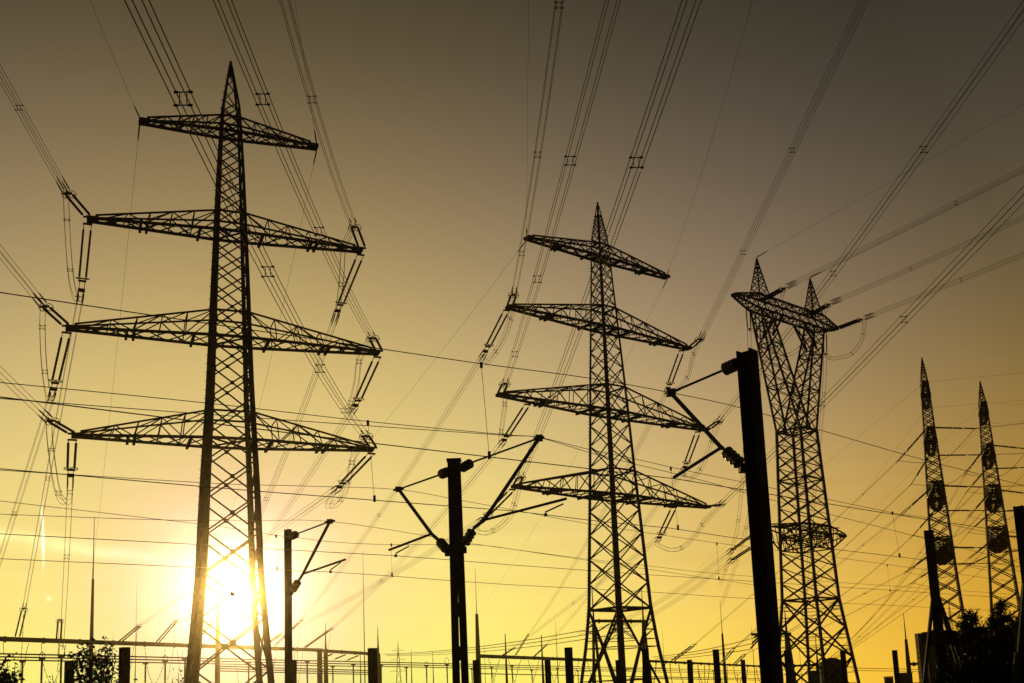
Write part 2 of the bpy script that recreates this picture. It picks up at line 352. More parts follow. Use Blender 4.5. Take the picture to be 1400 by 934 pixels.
# ------------------------------------------------------------------ the Y shaped pylon
def y_pylon():
    D = 129.2; ph = 0.722; T = P(1089, 590, D); A = V((T.x, T.y, 0)); a = V((math.cos(ph), math.sin(ph), 0)); n = V((-a.y, a.x, 0))
    t = Pylon(); t.A = A; t.a = a; t.n = n
    root = thing('portal_pylon', A, 'Y shaped lattice pylon with two peaks on one wide top beam', 'power pylon', 'lattice power pylons'); t.root = root
    zw = zpy(A.x, A.y, 590)
    tab = sorted([(zpy(A.x, A.y, y), b) for y, b in ((590, 3.35), (720, 4.1), (830, 4.7), (925, 6.4))]); tab = [(0, lerp_tab(tab, 0))]+tab
    hb = lambda z: lerp_tab(tab, z)/2
    cs = ((-1, -1), (1, -1), (1, 1), (-1, 1)); c = lambda i, z: A+a*(cs[i][0]*hb(z))+n*(cs[i][1]*hb(z))+V((0, 0, z))
    W = lambda u, v, z: A+a*u+n*v+V((0, 0, z))
    kz = zpy(A.x, A.y, 820)
    for i in range(4):
        m = MB(); zz = [0, kz, zpy(A.x, A.y, 720), zw]
        for z0, z1 in zip(zz, zz[1:]): m.bar(c(i, z0), c(i, z1), 0.32)
        m.build('leg', STEEL, root)
    m = MB(); z = kz; k = 0
    while z < zw-1:
        z1 = min(zw, z+0.42*2*hb(z))
        for i in range(4):
            j = (i+1) % 4; m.bar(c(i, z), c(j, z1), 0.13); m.bar(c(j, z), c(i, z1), 0.10)
            if k % 4 == 0: m.bar(c(i, z), c(j, z), 0.15)
        z = z1; k += 1
    zz = [kz, kz*0.72, kz*0.42, 0.2]
    for z0, z1 in zip(zz, zz[1:]):
        for i in range(4):
            j = (i+1) % 4; m.bar(c(i, z0), c(j, z1), 0.17); m.bar(c(j, z0), c(i, z1), 0.15); mid = (c(i, z0)+c(j, z0)+c(i, z1)+c(j, z1))/4
            for f in (0.25, 0.5, 0.75):
                for p in (i, j): m.bar(c(p, z0).lerp(mid, f), c(p, z0+(z1-z0)*f*0.5), 0.06); m.bar(c(p, z1).lerp(mid, f), c(p, z1+(z0-z1)*f*0.5), 0.06)
    for i in range(4): m.bar(c(i, kz), c((i+1) % 4, kz), 0.2); m.bar(c(i, zw), c((i+1) % 4, zw), 0.2)
    m.build('bracing', STEEL, root)
    # beam and arms
    Lp = Pp(1005, 404, A, a); Rp = Pp(1142, 449, A, a); zb = (Lp.z+Rp.z)/2; ul = (Lp-A).dot(a); ur = (Rp-A).dot(a)
    pkl = Pp(1033, 352, A, a); pkr = Pp(1108, 381, A, a); zp = (pkl.z+pkr.z)/2; u1 = (pkl-A).dot(a)+0.2; u2 = (pkr-A).dot(a)-0.1
    bh = 1.75; hv = 0.72; zb -= 0.95
    hw = hb(zw)
    for s, uc in ((-1, u1), (1, u2)):
        m = MB(); top = [(uc-1.05, -hv), (uc+1.05, -hv), (uc+1.05, hv), (uc-1.05, hv)]
        inn = 0.25*hw
        bot = [(-hw, -hw), (inn, -hw), (inn, hw), (-hw, hw)] if s < 0 else [(-inn, -hw), (hw, -hw), (hw, hw), (-inn, hw)]
        g = lambda i, f: W(bot[i][0], bot[i][1], zw).lerp(W(top[i][0], top[i][1], zb), f)
        nseg = 9; fs = [1-(1-i/nseg)**1.15 for i in range(nseg+1)]
        for i in range(4):
            m.bar(g(i, 0), g(i, 1), 0.24); j = (i+1) % 4
            for q, (f0, f1) in enumerate(zip(fs, fs[1:])):
                m.bar(g(i, f0), g(j, f1), 0.10)
                m.bar(g(j, f0), g(i, f1), 0.085)
                if q % 3 == 0: m.bar(g(i, f0), g(j, f0), 0.11)
        m.build('raking_arm', STEEL, root)
        m = MB()
        ap = W(uc, 0, zp); bs = [W(uc+x*1.0, y*hv, zb+bh) for x, y in cs]
        for i in range(4):
            m.bar(bs[i], ap, 0.13); j = (i+1) % 4; m.bar(bs[i], bs[j], 0.1)
            fs2 = [0, .22, .4, .55, .68, .79, .88, .95]
            for f0, f1 in zip(fs2, fs2[1:]): m.bar(bs[i].lerp(ap, f0), bs[j].lerp(ap, f1), 0.07); m.bar(bs[j].lerp(ap, f0), bs[i].lerp(ap, f1), 0.06)
        m.build('peak', STEEL, root)
    m = MB(); ua, ub = u1-1.4, u2+1.4
    cross = ((-hv, 0), (hv, 0), (hv, bh), (-hv, bh)); nseg = 8
    q = lambda i, u: W(u, cross[i][0], zb+cross[i][1])
    for i in range(4):
        m.bar(q(i, ua), q(i, ub), 0.2); j = (i+1) % 4
        for k in range(nseg):
            x0 = ua+(ub-ua)*k/nseg; x1 = ua+(ub-ua)*(k+1)/nseg
            m.bar(q(i, x0), q(j, x1), 0.08); m.bar(q(j, x0), q(i, x1), 0.07)
            if k % 2 == 0: m.bar(q(i, x0), q(j, x0), 0.1)
    for s, ue, ut in ((-1, ua, ul), (1, ub, ur)):
        for v, zt in cross:
            m.bar(W(ue, v, zb+zt), W(ut, 0.25*(1 if v > 0 else -1), zb+0.75+zt*0.22), 0.17)
        for f0, f1 in ((0, .3), (.3, .55), (.55, .75), (.75, .9)):
            for i in range(4):
                j = (i+1) % 4; e = lambda i, f: W(ue, cross[i][0], zb+cross[i][1]).lerp(W(ut, 0.25*(1 if cross[i][0] > 0 else -1), zb+0.75+cross[i][1]*0.22), f)
                m.bar(e(i, f0), e(j, f1), 0.08); m.bar(e(j, f0), e(i, f1), 0.07)
        m.box(W(ut, 0, zb+0.95), 0.7, 0.7, 0.35, ph)
    for v in (-hv, hv):                                   # the arched struts under the middle of the beam
        for uc, sg in ((u1+1.05, 1), (u2-1.05, -1)):
            m.bar(W(uc+sg*2.4, v, zb), W(uc+sg*0.0, v, zb-3.0), 0.2); m.bar(W(uc+sg*2.4, v, zb), W(uc+sg*0.5, v, zb-1.3), 0.16); m.bar(W(uc+sg*0.5, v, zb-1.3), W(uc-sg*.1, v, zb-3.0), 0.16); m.bar(W(uc+sg*1.3, v, zb), W(uc+sg*0.9, v, zb-1.2), 0.08)
    m.build('top_beam', STEEL, root)
    # lower crossarm
    m = MB(); zt, zl = zpy(A.x, A.y, 720), zpy(A.x, A.y, 752); tp = Pp(1154, 733, A, a); ut = (tp-A).dot(a); zm = tp.z
    for s in (-1, 1):
        for v in (-1, 1):
            h1, h2 = hb(zt), hb(zl)
            for z, h in ((zt, h1), (zl, h2)):
                m.bar(W(s*h, v*h, z), W(s*ut, v*0.2, zm+(0.2 if z == zt else -0.1)), 0.14)
            for f in (0.25, 0.5, 0.75):
                p0 = W(s*h1, v*h1, zt).lerp(W(s*ut, v*.2, zm), f); p1 = W(s*h2, v*h2, zl).lerp(W(s*ut, v*.2, zm), f-.2); p2 = W(s*h1, -v*h1, zt).lerp(W(s*ut, -v*.2, zm), f-.2)
                m.bar(p0, p1, 0.08); m.bar(p0, p2, 0.08)
        m.box(W(s*(ut-0.3), 0, zm), 1.1, 0.5, 0.3, ph)
    for z in (zt, zl, (zt+zl)/2):
        for i in range(4): m.bar(W(cs[i][0]*hb(z), cs[i][1]*hb(z), z), W(cs[(i+1) % 4][0]*hb(z), cs[(i+1) % 4][1]*hb(z), z), 0.14)
        for v in (-1, 1): m.bar(W(-ut*.55, v*hb(z)*.8, zt-.1), W(ut*.55, v*hb(z)*.8, zt-.1), 0.1)
    for i in range(5):
        x0 = -hb(zt)+i*hb(zt)*.4; x1 = x0+hb(zt)*.4
        for v in (-1, 1): m.bar(W(x0, v*hb(zt), zt), W(x1, v*hb(zl), zl), 0.09); m.bar(W(x1, v*hb(zt), zt), W(x0, v*hb(zl), zl), 0.08)
        m.bar(W(x0, -hb(zt), zt), W(x1, hb(zt), zt), 0.08)
    m.build('crossarm', STEEL, root)
    t.beam = [W(ul, 0, zb+0.1), W(0, 0, zb), W(ur, 0, zb+0.1)]; t.u = (ul, u1, u2, ur); t.zb = zb; t.W = W; t.low = [W(-ut, 0, zm), W(ut, 0, zm)]; t.pk = [W(u1, 0, zp), W(u2, 0, zp)]
    return t
K3 = y_pylon()

# ------------------------------------------------------------------ insulators, conductors, jumpers
def perp(d): return V((d.y, -d.x, 0)).normalized()
def insulator(A, B, label, group, sep=0.55, rods=2, units=3, R=0.105, rings=True, ringr=0.27, tail=0.0, side=None):
    A = V(A); B = V(B); d = (B-A); Ln = d.length; d.normalize(); x = (side or perp(d)); 
    root = thing('insulator_string', A, label, 'insulator', group)
    for k in range(rods):
        o = x*(sep*(k-0.5) if rods == 2 else 0); a = A+o; b = B+o*0.9; m = MB(); s0, s1 = 0.10, 0.93
        prof = [(0, .03), (s0, .03)]
        for u in range(units):
            u0 = s0+(s1-s0)*u/units; u1 = s0+(s1-s0)*(u+1)/units; g = 0.035*(u1-u0); ns = 9
            prof.append((u0+g*0.5, 0.08))
            for q in range(ns):
                f = u0+g+(u1-u0-2*g)*q/ns; h = (u1-u0-2*g)/ns
                prof += [(f, R*0.66), (f+h*0.45, R), (f+h*0.6, R*0.66)]
            prof.append((u1-g*0.5, 0.08))
        prof += [(s1, .03), (1, .03)]
        m.lathe(a, b, prof, 7); m.build('insulator_rod', PORC, root)
        if rings:
            g = MB(); ax = d; c = a.lerp(b, 0.955); g.ring(c, ax.cross(x)*0.55+ax*0.85, ringr, 0.028, 16)
            g.bar(c-x*ringr, c+x*ringr, 0.035); g.build('arcing_ring', STEEL2, root)
    m = MB()
    if rods == 2:
        m.bar(A-x*sep*.62, A+x*sep*.62, 0.09, 0.14); m.build('yoke_plate', STEEL2, root); m = MB(); m.bar(B-x*sep*.55, B+x*sep*.55, 0.10, 0.16)
    if tail: m.bar(B-x*sep*.35, B+d*tail-x*.2, 0.05); m.bar(B+x*sep*.35, B+d*tail+x*.2, 0.05); m.bar(B+d*tail-x*.27, B+d*tail+x*.27, 0.09, 0.3)
    else: m.bar(B, B+d*0.3, 0.08)
    m.build('yoke_plate', STEEL2, root)
    return root
def dense(pts, n): return pts
def offsets(n, sp):
    if n == 4: return ((-.5*sp, -.5*sp), (.5*sp, -.5*sp), (.5*sp, .5*sp), (-.5*sp, .5*sp))
    if n == 2: return ((-.5*sp, 0), (.5*sp, 0))
    return ((0, 0),)
def bundle(pts, label, cat='conductor bundle', group=None, n=4, sp=0.4, r=0.0165, spacers=(), clamp=1.5, every=0, clampend=0.0, name='conductor_bundle', sidev=None):
    pts = [V(p) for p in pts]
    root = thing(name, pts[0], label, cat, group) if n > 1 else None
    fr = []
    for i, p in enumerate(pts):
        d = (pts[min(i+1, len(pts)-1)]-pts[max(i-1, 0)]).normalized(); x = sidev or (perp(d) if abs(d.z) < 0.97 else V((1, 0, 0))); y = x.cross(d).normalized(); fr.append((x, y))
    cl = [0.0]
    for p, q in zip(pts, pts[1:]): cl.append(cl[-1]+(q-p).length)
    def at(s):
        for i in range(len(pts)-1):
            if s <= cl[i+1]: f = (s-cl[i])/max(1e-9, cl[i+1]-cl[i]); return pts[i].lerp(pts[i+1], f), fr[i][0], fr[i][1]
        return pts[-1], fr[-1][0], fr[-1][1]
    for ox, oy in offsets(n, sp):
        m = MB(); m.tube([p+x*ox+y*oy for p, (x, y) in zip(pts, fr)], r, 5)
        if clamp:
            q = [at(f*clamp) for f in (0.0, 0.35, 0.7, 1.0)]; m.tube([p+x*ox+y*oy for p, x, y in q], [0.05, 0.06, 0.055, 0.03], 6)
        if clampend:
            q = [at(cl[-1]-f*clampend) for f in (0.0, 0.35, 0.7, 1.0)]; m.tube([p+x*ox+y*oy for p, x, y in q], [0.05, 0.06, 0.055, 0.03], 6)
        if n > 1: m.build('conductor', ALU, root)
        else:
            root = tag(m.build(name, ALU, org=pts[0]), label, cat, group)
    ss = []
    for px, py in spacers:
        best = min(range(len(pts)*6), key=lambda k: (lambda q: (q[0]-px)**2+(q[1]-py)**2)(proj(at(cl[-1]*k/(len(pts)*6))[0]) if (ROT.transposed() @ (at(cl[-1]*k/(len(pts)*6))[0]-CAM)).z < -1 else (9e9, 9e9)))
        ss.append(cl[-1]*best/(len(pts)*6))
    if every:
        s = every*0.7
        while s < cl[-1]-every*0.3: ss.append(s); s += every
    for s in ss:
        p, x, y = at(s); m = MB(); h = sp/2
        if n == 4:
            for q in (-h, h): m.bar(p+y*q-x*h*1.25, p+y*q+x*h*1.25, 0.026)
            for q in (-h*.5, h*.5): m.bar(p+x*q-y*h, p+x*q+y*h, 0.024)
            for ox, oy in offsets(4, sp): m.bar(p+x*ox+y*oy-x*.06, p+x*ox+y*oy+x*.06, 0.055)
        elif n == 2: m.bar(p-x*h*1.3, p+x*h*1.3, 0.06); m.bar(p-x*h-y*.06, p-x*h+y*.06, 0.09); m.bar(p+x*h-y*.06, p+x*h+y*.06, 0.09)
        if n > 1: m.build('spacer', STEEL2, root)
    return root
def near_path(B, h, obs, k0=0.0011, smax=170, n=48):
    """from B along ground heading h (towards and over the viewer) through the seen points: z = zB - m s + k s^2"""
    h = V((h[0], h[1], 0)).normalized(); q = []
    for px, py in obs:
        p = Pp(px, py, B, h); q.append(((p-B).dot(h), p.z-B.z))
    if not q: mm, k = 0.02, 0.0003
    elif len(q) == 1: s, dz = q[0]; k = k0; mm = (k*s*s-dz)/s
    else:
        (s1, d1), (s2, d2) = q[:2]; k = (d1/s1-d2/s2)/(s1-s2); mm = k*s1-d1/s1
        if k < 0.0002 or k > 0.004: k = min(0.004, max(0.0002, k)); mm = sum((k*s*s-d)/s for s, d in q[:2])/2
    pts = [B+h*s+V((0, 0, -mm*s+k*s*s)) for s in [smax*(i/n)**1.25 for i in range(n+1)]]
    return pts, (mm, k, q)
def far_path(B, E, mids, n=34, smax=8):
    B = V(B); E = V(E); best = None
    for i in range(0, 71):
        sg = smax*i/70; pts = [B.lerp(E, t/n)-V((0, 0, 4*sg*(t/n)*(1-t/n))) for t in range(n+1)]; pr = [proj(p) for p in pts]; e = 0
        for mx, my in mids:
            dm = 9e9
            for (x0, y0), (x1, y1) in zip(pr, pr[1:]):
                l2 = (x1-x0)**2+(y1-y0)**2+1e-9; u = max(0, min(1, ((mx-x0)*(x1-x0)+(my-y0)*(y1-y0))/l2)); dm = min(dm, (x0+u*(x1-x0)-mx)**2+(y0+u*(y1-y0)-my)**2)
            e += dm
        if best is None or e < best[0]: best = (e, pts, sg)
    return best[1], best[2], best[0]
def head(vpx):
    d = ray(vpx, 955-0.0394*(vpx-700)); return V((-d.x, -d.y, 0)).normalized()
def jumper(B1, B2, px, label, group, n=4, sp=0.36, spc=2, r=0.016, sidev=None, ends=True):
    B1 = V(B1); B2 = V(B2); k = len(px); pts = [B1]+[P(x, y, B1.y+(B2.y-B1.y)*(i+1)/(k+1)) for i, (x, y) in enumerate(px)]+[B2]
    pts = chain(pts, 7)
    tot = sum((q-p).length for p, q in zip(pts, pts[1:]))
    return bundle(pts, label, 'jumper loop', group, n=n, sp=sp, r=r, clamp=0, every=tot/(spc+1.0), name='jumper_loop', sidev=sidev)
LOG = []
ORD = ('second', 'third', 'lowest')
G_INS = 'insulator strings on the pylons'; G_BUN = 'conductor bundles between the pylons'; G_JMP = 'jumper loops under the crossarms'; G_EW = 'earth wires'

# substation gantry beams (needed as anchor points for the lines)
GZ = 12.4
g1a = Pz(-60, 871.5, GZ); g1b = Pz(439, 889, GZ)
def on_g1(px, up=0.0):
    d = ray(px, 873+14.5*px/439.0); h = V((g1b.x-g1a.x, g1b.y-g1a.y)); p = Pp(px, 873+14.5*px/439.0, g1a, h); return V((p.x, p.y, GZ+up))
def on_beam(A, B, px):
    y = proj(A)[1]+(proj(B)[1]-proj(A)[1])*(px-proj(A)[0])/(proj(B)[0]-proj(A)[0]); p = Pp(px, y, A, (B.x-A.x, B.y-A.y)); return V((p.x, p.y, A.z))
g3a = Pz(654, 897, GZ); g3b = Pz(818, 903, GZ)

def place(T, h, px, py, L0=4.6, L1=7.0):
    """end of a string hung from T along heading h: on the seen row, of real length, as near the seen column as that allows"""
    best = None
    for i in range(1, 400):
        s = 7.5*i/400; X = T.x+h.x*s; Y = T.y+h.y*s; z = zpy(X, Y, py); q = V((X, Y, z)); ln = (q-T).length
        e = abs(proj(q)[0]-px)+40*max(0, L0-ln, ln-L1)
        if best is None or e < best[0]: best = (e, q)
    return best[1]
def tension_set(K, lvl, s, B1px, obs, vpn, jpx, B2px, E, mids, spn, spf, who, nm, tail=0.9, clampend=1.6, inboard=0.0):
    """one arm tip: string towards the viewer, its bundle, string on the far side, its bundle and the loop between them"""
    tip = K.tips[lvl][0 if s < 0 else 1]; sd = 'left' if s < 0 else 'right'; o = ORD[lvl-1]
    T1 = tip-K.n*0.3+V((0, 0, 0.1)); h = head(vpn)
    B1 = place(T1, h, *B1px)
    d1 = (B1-T1); 
    insulator(T1, T1+d1*0.93, 'double insulator string on near side of %s tip, %s crossarm, %s' % (sd, o, nm), G_INS, side=perp(h))
    pts, inf = near_path(B1, h, obs); LOG.append((who, lvl, s, 'L1 %.1f' % d1.length, 'm %.3f k %.4f' % inf[:2], inf[2], 'z over %.1f' % min(p.z for p in pts)))
    bundle(pts, 'four wire bundle coming overhead from %s tip, %s crossarm, %s' % (sd, o, nm), group=G_BUN, spacers=spn)
    T2 = tip+K.n*(0.3+inboard*0.09)-V((0, 0, 0.25))-K.a*(s*inboard); hf = V((E.x-T2.x, E.y-T2.y, 0)).normalized()
    B2 = place(T2, hf, B2px[0], B2px[1], 5.2, 8.0); d2 = B2-T2; f = 1-min(0.35, 1.0/d2.length)
    insulator(T2, T2+d2*f, 'double insulator string on far side of %s tip, %s crossarm, %s' % (sd, o, nm), G_INS, tail=d2.length*(1-f)*0.8)
    fp, sg, er = far_path(B2, E, mids); LOG.append((who, lvl, s, 'L2 %.1f' % d2.length, 'sag %.1f err %.0f' % (sg, er), tuple(round(v) for v in E)))
    bundle(fp, 'four wire bundle falling to substation from %s tip, %s crossarm, %s' % (sd, o, nm), group=G_BUN, spacers=spf, clampend=clampend)
    jumper(B1, B2+(fp[1]-fp[0]).normalized()*0.8, jpx, 'jumper loop under %s tip, %s crossarm, %s' % (sd, o, nm), G_JMP, sidev=K.a)
    return B1, B2
def yoke(px, py, anchor, label, sep=0.6):
    """string between a gantry beam and the end of a falling bundle"""
    E = P(px, py, anchor.y-2.6); insulator(anchor, E, label, 'insulator strings on the gantries', sep=sep, units=3, R=0.125); return E

T_ = 'tallest pylon'
GI = 'insulator string on the long left gantry beam, '
E_a = yoke(33, 832, on_g1(23), GI+'first from the left')
E_b = yoke(82, 848, on_g1(80), GI+'second from the left, short and steep')
E_c = yoke(189, 857, on_g1(162), GI+'third from the left, leaning far right')
E_d = yoke(240, 850, on_g1(213), GI+'fourth from left, beside the pylon leg')
E_m = yoke(290, 850, on_g1(262), GI+'behind the legs of the tallest pylon')
E_e = yoke(383, 868, on_g1(356), GI+'just left of the thin mast')
E_f = yoke(412, 848, on_g1(372), GI+'right of the thin mast')
E_g = yoke(453, 860, on_g1(413), GI+'nearest its right end')
E_x = P(-30, 860, 149.4)
VN = 645
tension_set(K1, 1, -1, (95, 262), ((26.5, 147), (1, 104)), VN, ((91, 290), (94, 345), (98, 385), (104, 407)), (111, 400), E_a, ((104, 440), (65, 654)), ((26.5, 147),), ((65, 654),), 'K1', T_)
tension_set(K1, 2, -1, (64, 417), ((28, 377), (0, 347)), VN, ((58, 440), (59, 480), (62, 515), (67, 545)), (73, 534), E_x, ((62, 568), (19, 702)), (), ((19, 702),), 'K1', T_)
tension_set(K1, 3, -1, (71, 574), ((40, 546), (0, 514)), VN, ((68, 600), (73, 640), (78, 668), (85, 684), (94, 684)), (101, 652), E_b, ((97, 702), (92, 762)), (), ((92, 762),), 'K1', T_)
tension_set(K1, 1, 1, (477, 308), ((427, 138), (389, 0)), VN, ((470, 340), (467, 380), (463, 415)), (461, 427), E_d, ((435, 500), (404, 578), (366, 684)), ((427, 138),), ((366, 684),), 'K1', T_)
tension_set(K1, 2, 1, (501, 461), ((360.5, 139), (304, 0)), VN, ((492, 490), (487, 525), (478, 556), (468, 562)), (464, 556), E_m, ((440, 593), (400, 650)), ((360.5, 139), (437, 318)), (), 'K1', T_)
tension_set(K1, 3, 1, (492, 595), ((249, 132), (187, 0)), VN, ((484, 622), (478, 650), (470, 675), (458, 690), (448, 690)), (449, 667), E_c, ((405, 700), (350, 742)), ((249, 132), (371, 370), (439, 503)), (), 'K1', T_)
T2_ = 'middle pylon'; VN = 603
G3 = 'double insulator string on the middle gantry beam, '
E_h = yoke(703, 886, on_beam(g3a, g3b, 684), G3+'nearest its left column')
E_i = yoke(722, 868, on_beam(g3a, g3b, 703), G3+'long steep one in the middle')
E_j = yoke(747, 882, on_beam(g3a, g3b, 728), G3+'right of the middle')
tension_set(K2, 1, -1, (702.5, 402), ((735, 212), (765, 0)), VN, ((699, 430), (690, 460), (675, 485), (665, 495)), (663, 482), E_f, ((655, 497), (600, 582), (518, 704)), ((735, 212), (763, 12), (713.5, 345)), ((518, 704),), 'K2', T2_)
tension_set(K2, 2, -1, (692, 524), ((780, 218), (838, 0)), VN, ((690, 555), (686, 585), (684, 600)), (683, 603), E_g, ((650, 650), (600, 712), (520, 795)), ((705, 485), (735, 383), (780, 218)), ((617, 690),), 'K2', T2_, inboard=4.0)
tension_set(K2, 3, -1, (712, 652), ((755, 545), (870, 222)), VN, ((706, 680), (697, 705), (680, 722), (664, 729), (652, 725)), (652, 710), E_e, ((617, 736), (521, 795)), ((725, 630), (755, 545), (870, 222)), ((521, 793),), 'K2', T2_)
tension_set(K2, 1, 1, (953, 463), ((1082, 208), (1182, 0)), VN, ((948, 485), (942, 510), (930, 530)), (913, 532), E_i, ((868, 626), (800, 742)), ((1015, 343), (1082, 208)), (), 'K2', T2_, inboard=0.8)
tension_set(K2, 2, 1, (978, 576), ((1139, 374), (1395, 20)), VN, ((974, 600), (966, 622), (955, 645), (940, 655)), (929, 640), E_j, ((912, 672), (800, 822)), ((1139, 374), (1267, 205)), (), 'K2', T2_, inboard=1.0)
tension_set(K2, 3, 1, (972, 690), ((1122, 553), (1400, 268)), VN, ((962, 715), (952, 730), (935, 747), (918, 752), (900, 745)), (888, 736), E_h, ((862, 764), (783, 822)), ((1122, 553), (1238, 437)), ((783, 824),), 'K2', T2_, inboard=4.6)

# earth wires of both big pylons
def earth_near(K, s, obs, nm, vp, mk=None):
    T = K.tips[0][0 if s < 0 else 1]+V((0, 0, 0.3)); pts, inf = near_path(T, head(vp), obs); LOG.append(('earth', s, inf))
    if mk: pts = [T+head(vp)*q+V((0, 0, -mk[0]*q+mk[1]*q*q)) for q in [170*i/40 for i in range(41)]]
    bundle(pts, 'single earth wire coming overhead from %s end of top crossarm, %s' % ('left' if s < 0 else 'right', nm), 'earth wire', G_EW, n=1, r=0.012, clamp=1.6, name='earth_wire')
def earth_far(T, E, mids, label):
    pts, sg, er = far_path(T, E, mids); LOG.append(('earthfar', sg, er)); bundle(pts, label, 'earth wire', G_EW, n=1, r=0.012, clamp=1.8, name='earth_wire')
earth_near(K1, -1, ((153, 73), (123, 0)), T_, 600); earth_near(K1, 1, ((414, 70), (402.6, 0)), T_, 620)
earth_near(K2, -1, (), T2_, 714, (0.0, 0.0002)); earth_near(K2, 1, ((960, 234), (1029, 0)), T2_, 680)

# Y pylon: three phases to the right, their loops and the drooping strings
Y_ = 'Y shaped pylon'
VY = -420
ph3 = [((1076, 392), (1228, 316), (1400, 234.5), (1050, 405), 0), ((1137, 414), (1239, 370), (1400, 297), (1110, 425), 1), ((1182, 435), (1242, 411), (1400, 349), (1145, 443), 2)]
nm3 = ('first', 'second', 'third')
YB = []
hy = head(VY)
for (b, o1, o2, t0, k), spx in zip(ph3, (((1306, 278),), ((1242, 367),), ((1313, 383),))):
    u = (K3.u[1]+0.9, K3.u[2]-0.6, K3.u[3])[k]; T = K3.W(u, (0.6, 0.5, -0.1)[k], K3.zb+(1.6, 1.6, 0.9)[k])
    B = Pp(b[0], b[1], T, hy); d = B-T; insulator(T, T+d*0.86, 'slanting double insulator string, %s from left on Y shaped pylon beam' % nm3[k], G_INS, sep=0.62, R=0.17)
    pts, inf = near_path(B, hy, (o1, o2)); LOG.append(('K3', k, 'L %.1f' % d.length, inf))
    bundle(pts, 'four wire bundle rising right from Y shaped pylon, %s of three from above' % nm3[k], group=G_BUN, spacers=spx)
    YB.append(B)
for k in (0, 1):
    pts, inf = near_path(K3.pk[k]+V((0, 0, .1)), hy, (((1230, 241), (1400, 143)), ((1177, 342), (1400, 247)))[k]); LOG.append(('K3e', inf))
    bundle(pts, 'single earth wire rising right from the %s peak of the Y shaped pylon' % ('left' if k == 0 else 'right'), 'earth wire', G_EW, n=1, r=0.013, clamp=1.8, name='earth_wire')
hang = []
for k, (px0, py0, px1, py1, wh) in enumerate(((1022, 415, 1024.5, 450, 'left end'), (1035, 432, 1039.5, 482, 'left raking arm'), (1127, 447, 1128.5, 484, 'right end'))):
    u = (Pp(px0, py0, K3.A, K3.a)-K3.A).dot(K3.a); T = K3.W(u, 0.0, K3.zb-0.05); B = P(px1, py1, T.y+0.4)
    insulator(T, B, 'hanging double insulator string under %s of beam, Y shaped pylon' % wh, G_INS, sep=0.42, R=0.09, rings=False); hang.append(B)
def drop(B, px, E, label, n=4):
    k = len(px); pts = chain([B]+[P(x, y, B.y+(E.y-B.y)*(i+1)/(k+1)) for i, (x, y) in enumerate(px)]+[E], 8)
    tot = sum((q-p).length for p, q in zip(pts, pts[1:])); bundle(pts, label, group='slack droppers of the Y shaped pylon', n=n, sp=0.4, clamp=0, every=tot/4, r=0.014, name='dropper_bundle', cat='dropper')
drop(hang[0], ((1024, 520), (1019, 600), (1012, 690), (1003, 745)), P(985, 800, 185.7), 'slack bundle hanging from left end of the Y shaped pylon, passing behind the big mast')
drop(hang[1], ((1037, 540), (1034, 600), (1026, 690), (1010, 760)), P(985, 830, 189.8), 'slack bundle hanging from the left raking arm of the Y shaped pylon')
drop(hang[2], ((1126, 540), (1119, 620), (1112, 690), (1106, 760)), P(1098, 850, 189.8), 'slack bundle hanging from the right end of the Y shaped pylon through its body')
jumper(YB[2], hang[2], ((1179, 462), (1165, 483), (1148, 489), (1136, 490)), 'jumper loop curving from the right tip back to the Y shaped pylon', G_JMP)
jumper(YB[1], hang[1], ((1128, 425), (1118, 445), (1105, 465), (1085, 482), (1062, 490), (1048, 490)), 'jumper loop sagging inside the fork of the Y shaped pylon', G_JMP)
jumper(YB[0], hang[0], ((1070, 402), (1062, 430), (1048, 448), (1034, 452)), 'jumper loop behind the left peak of the Y shaped pylon', G_JMP, sp=0.3)

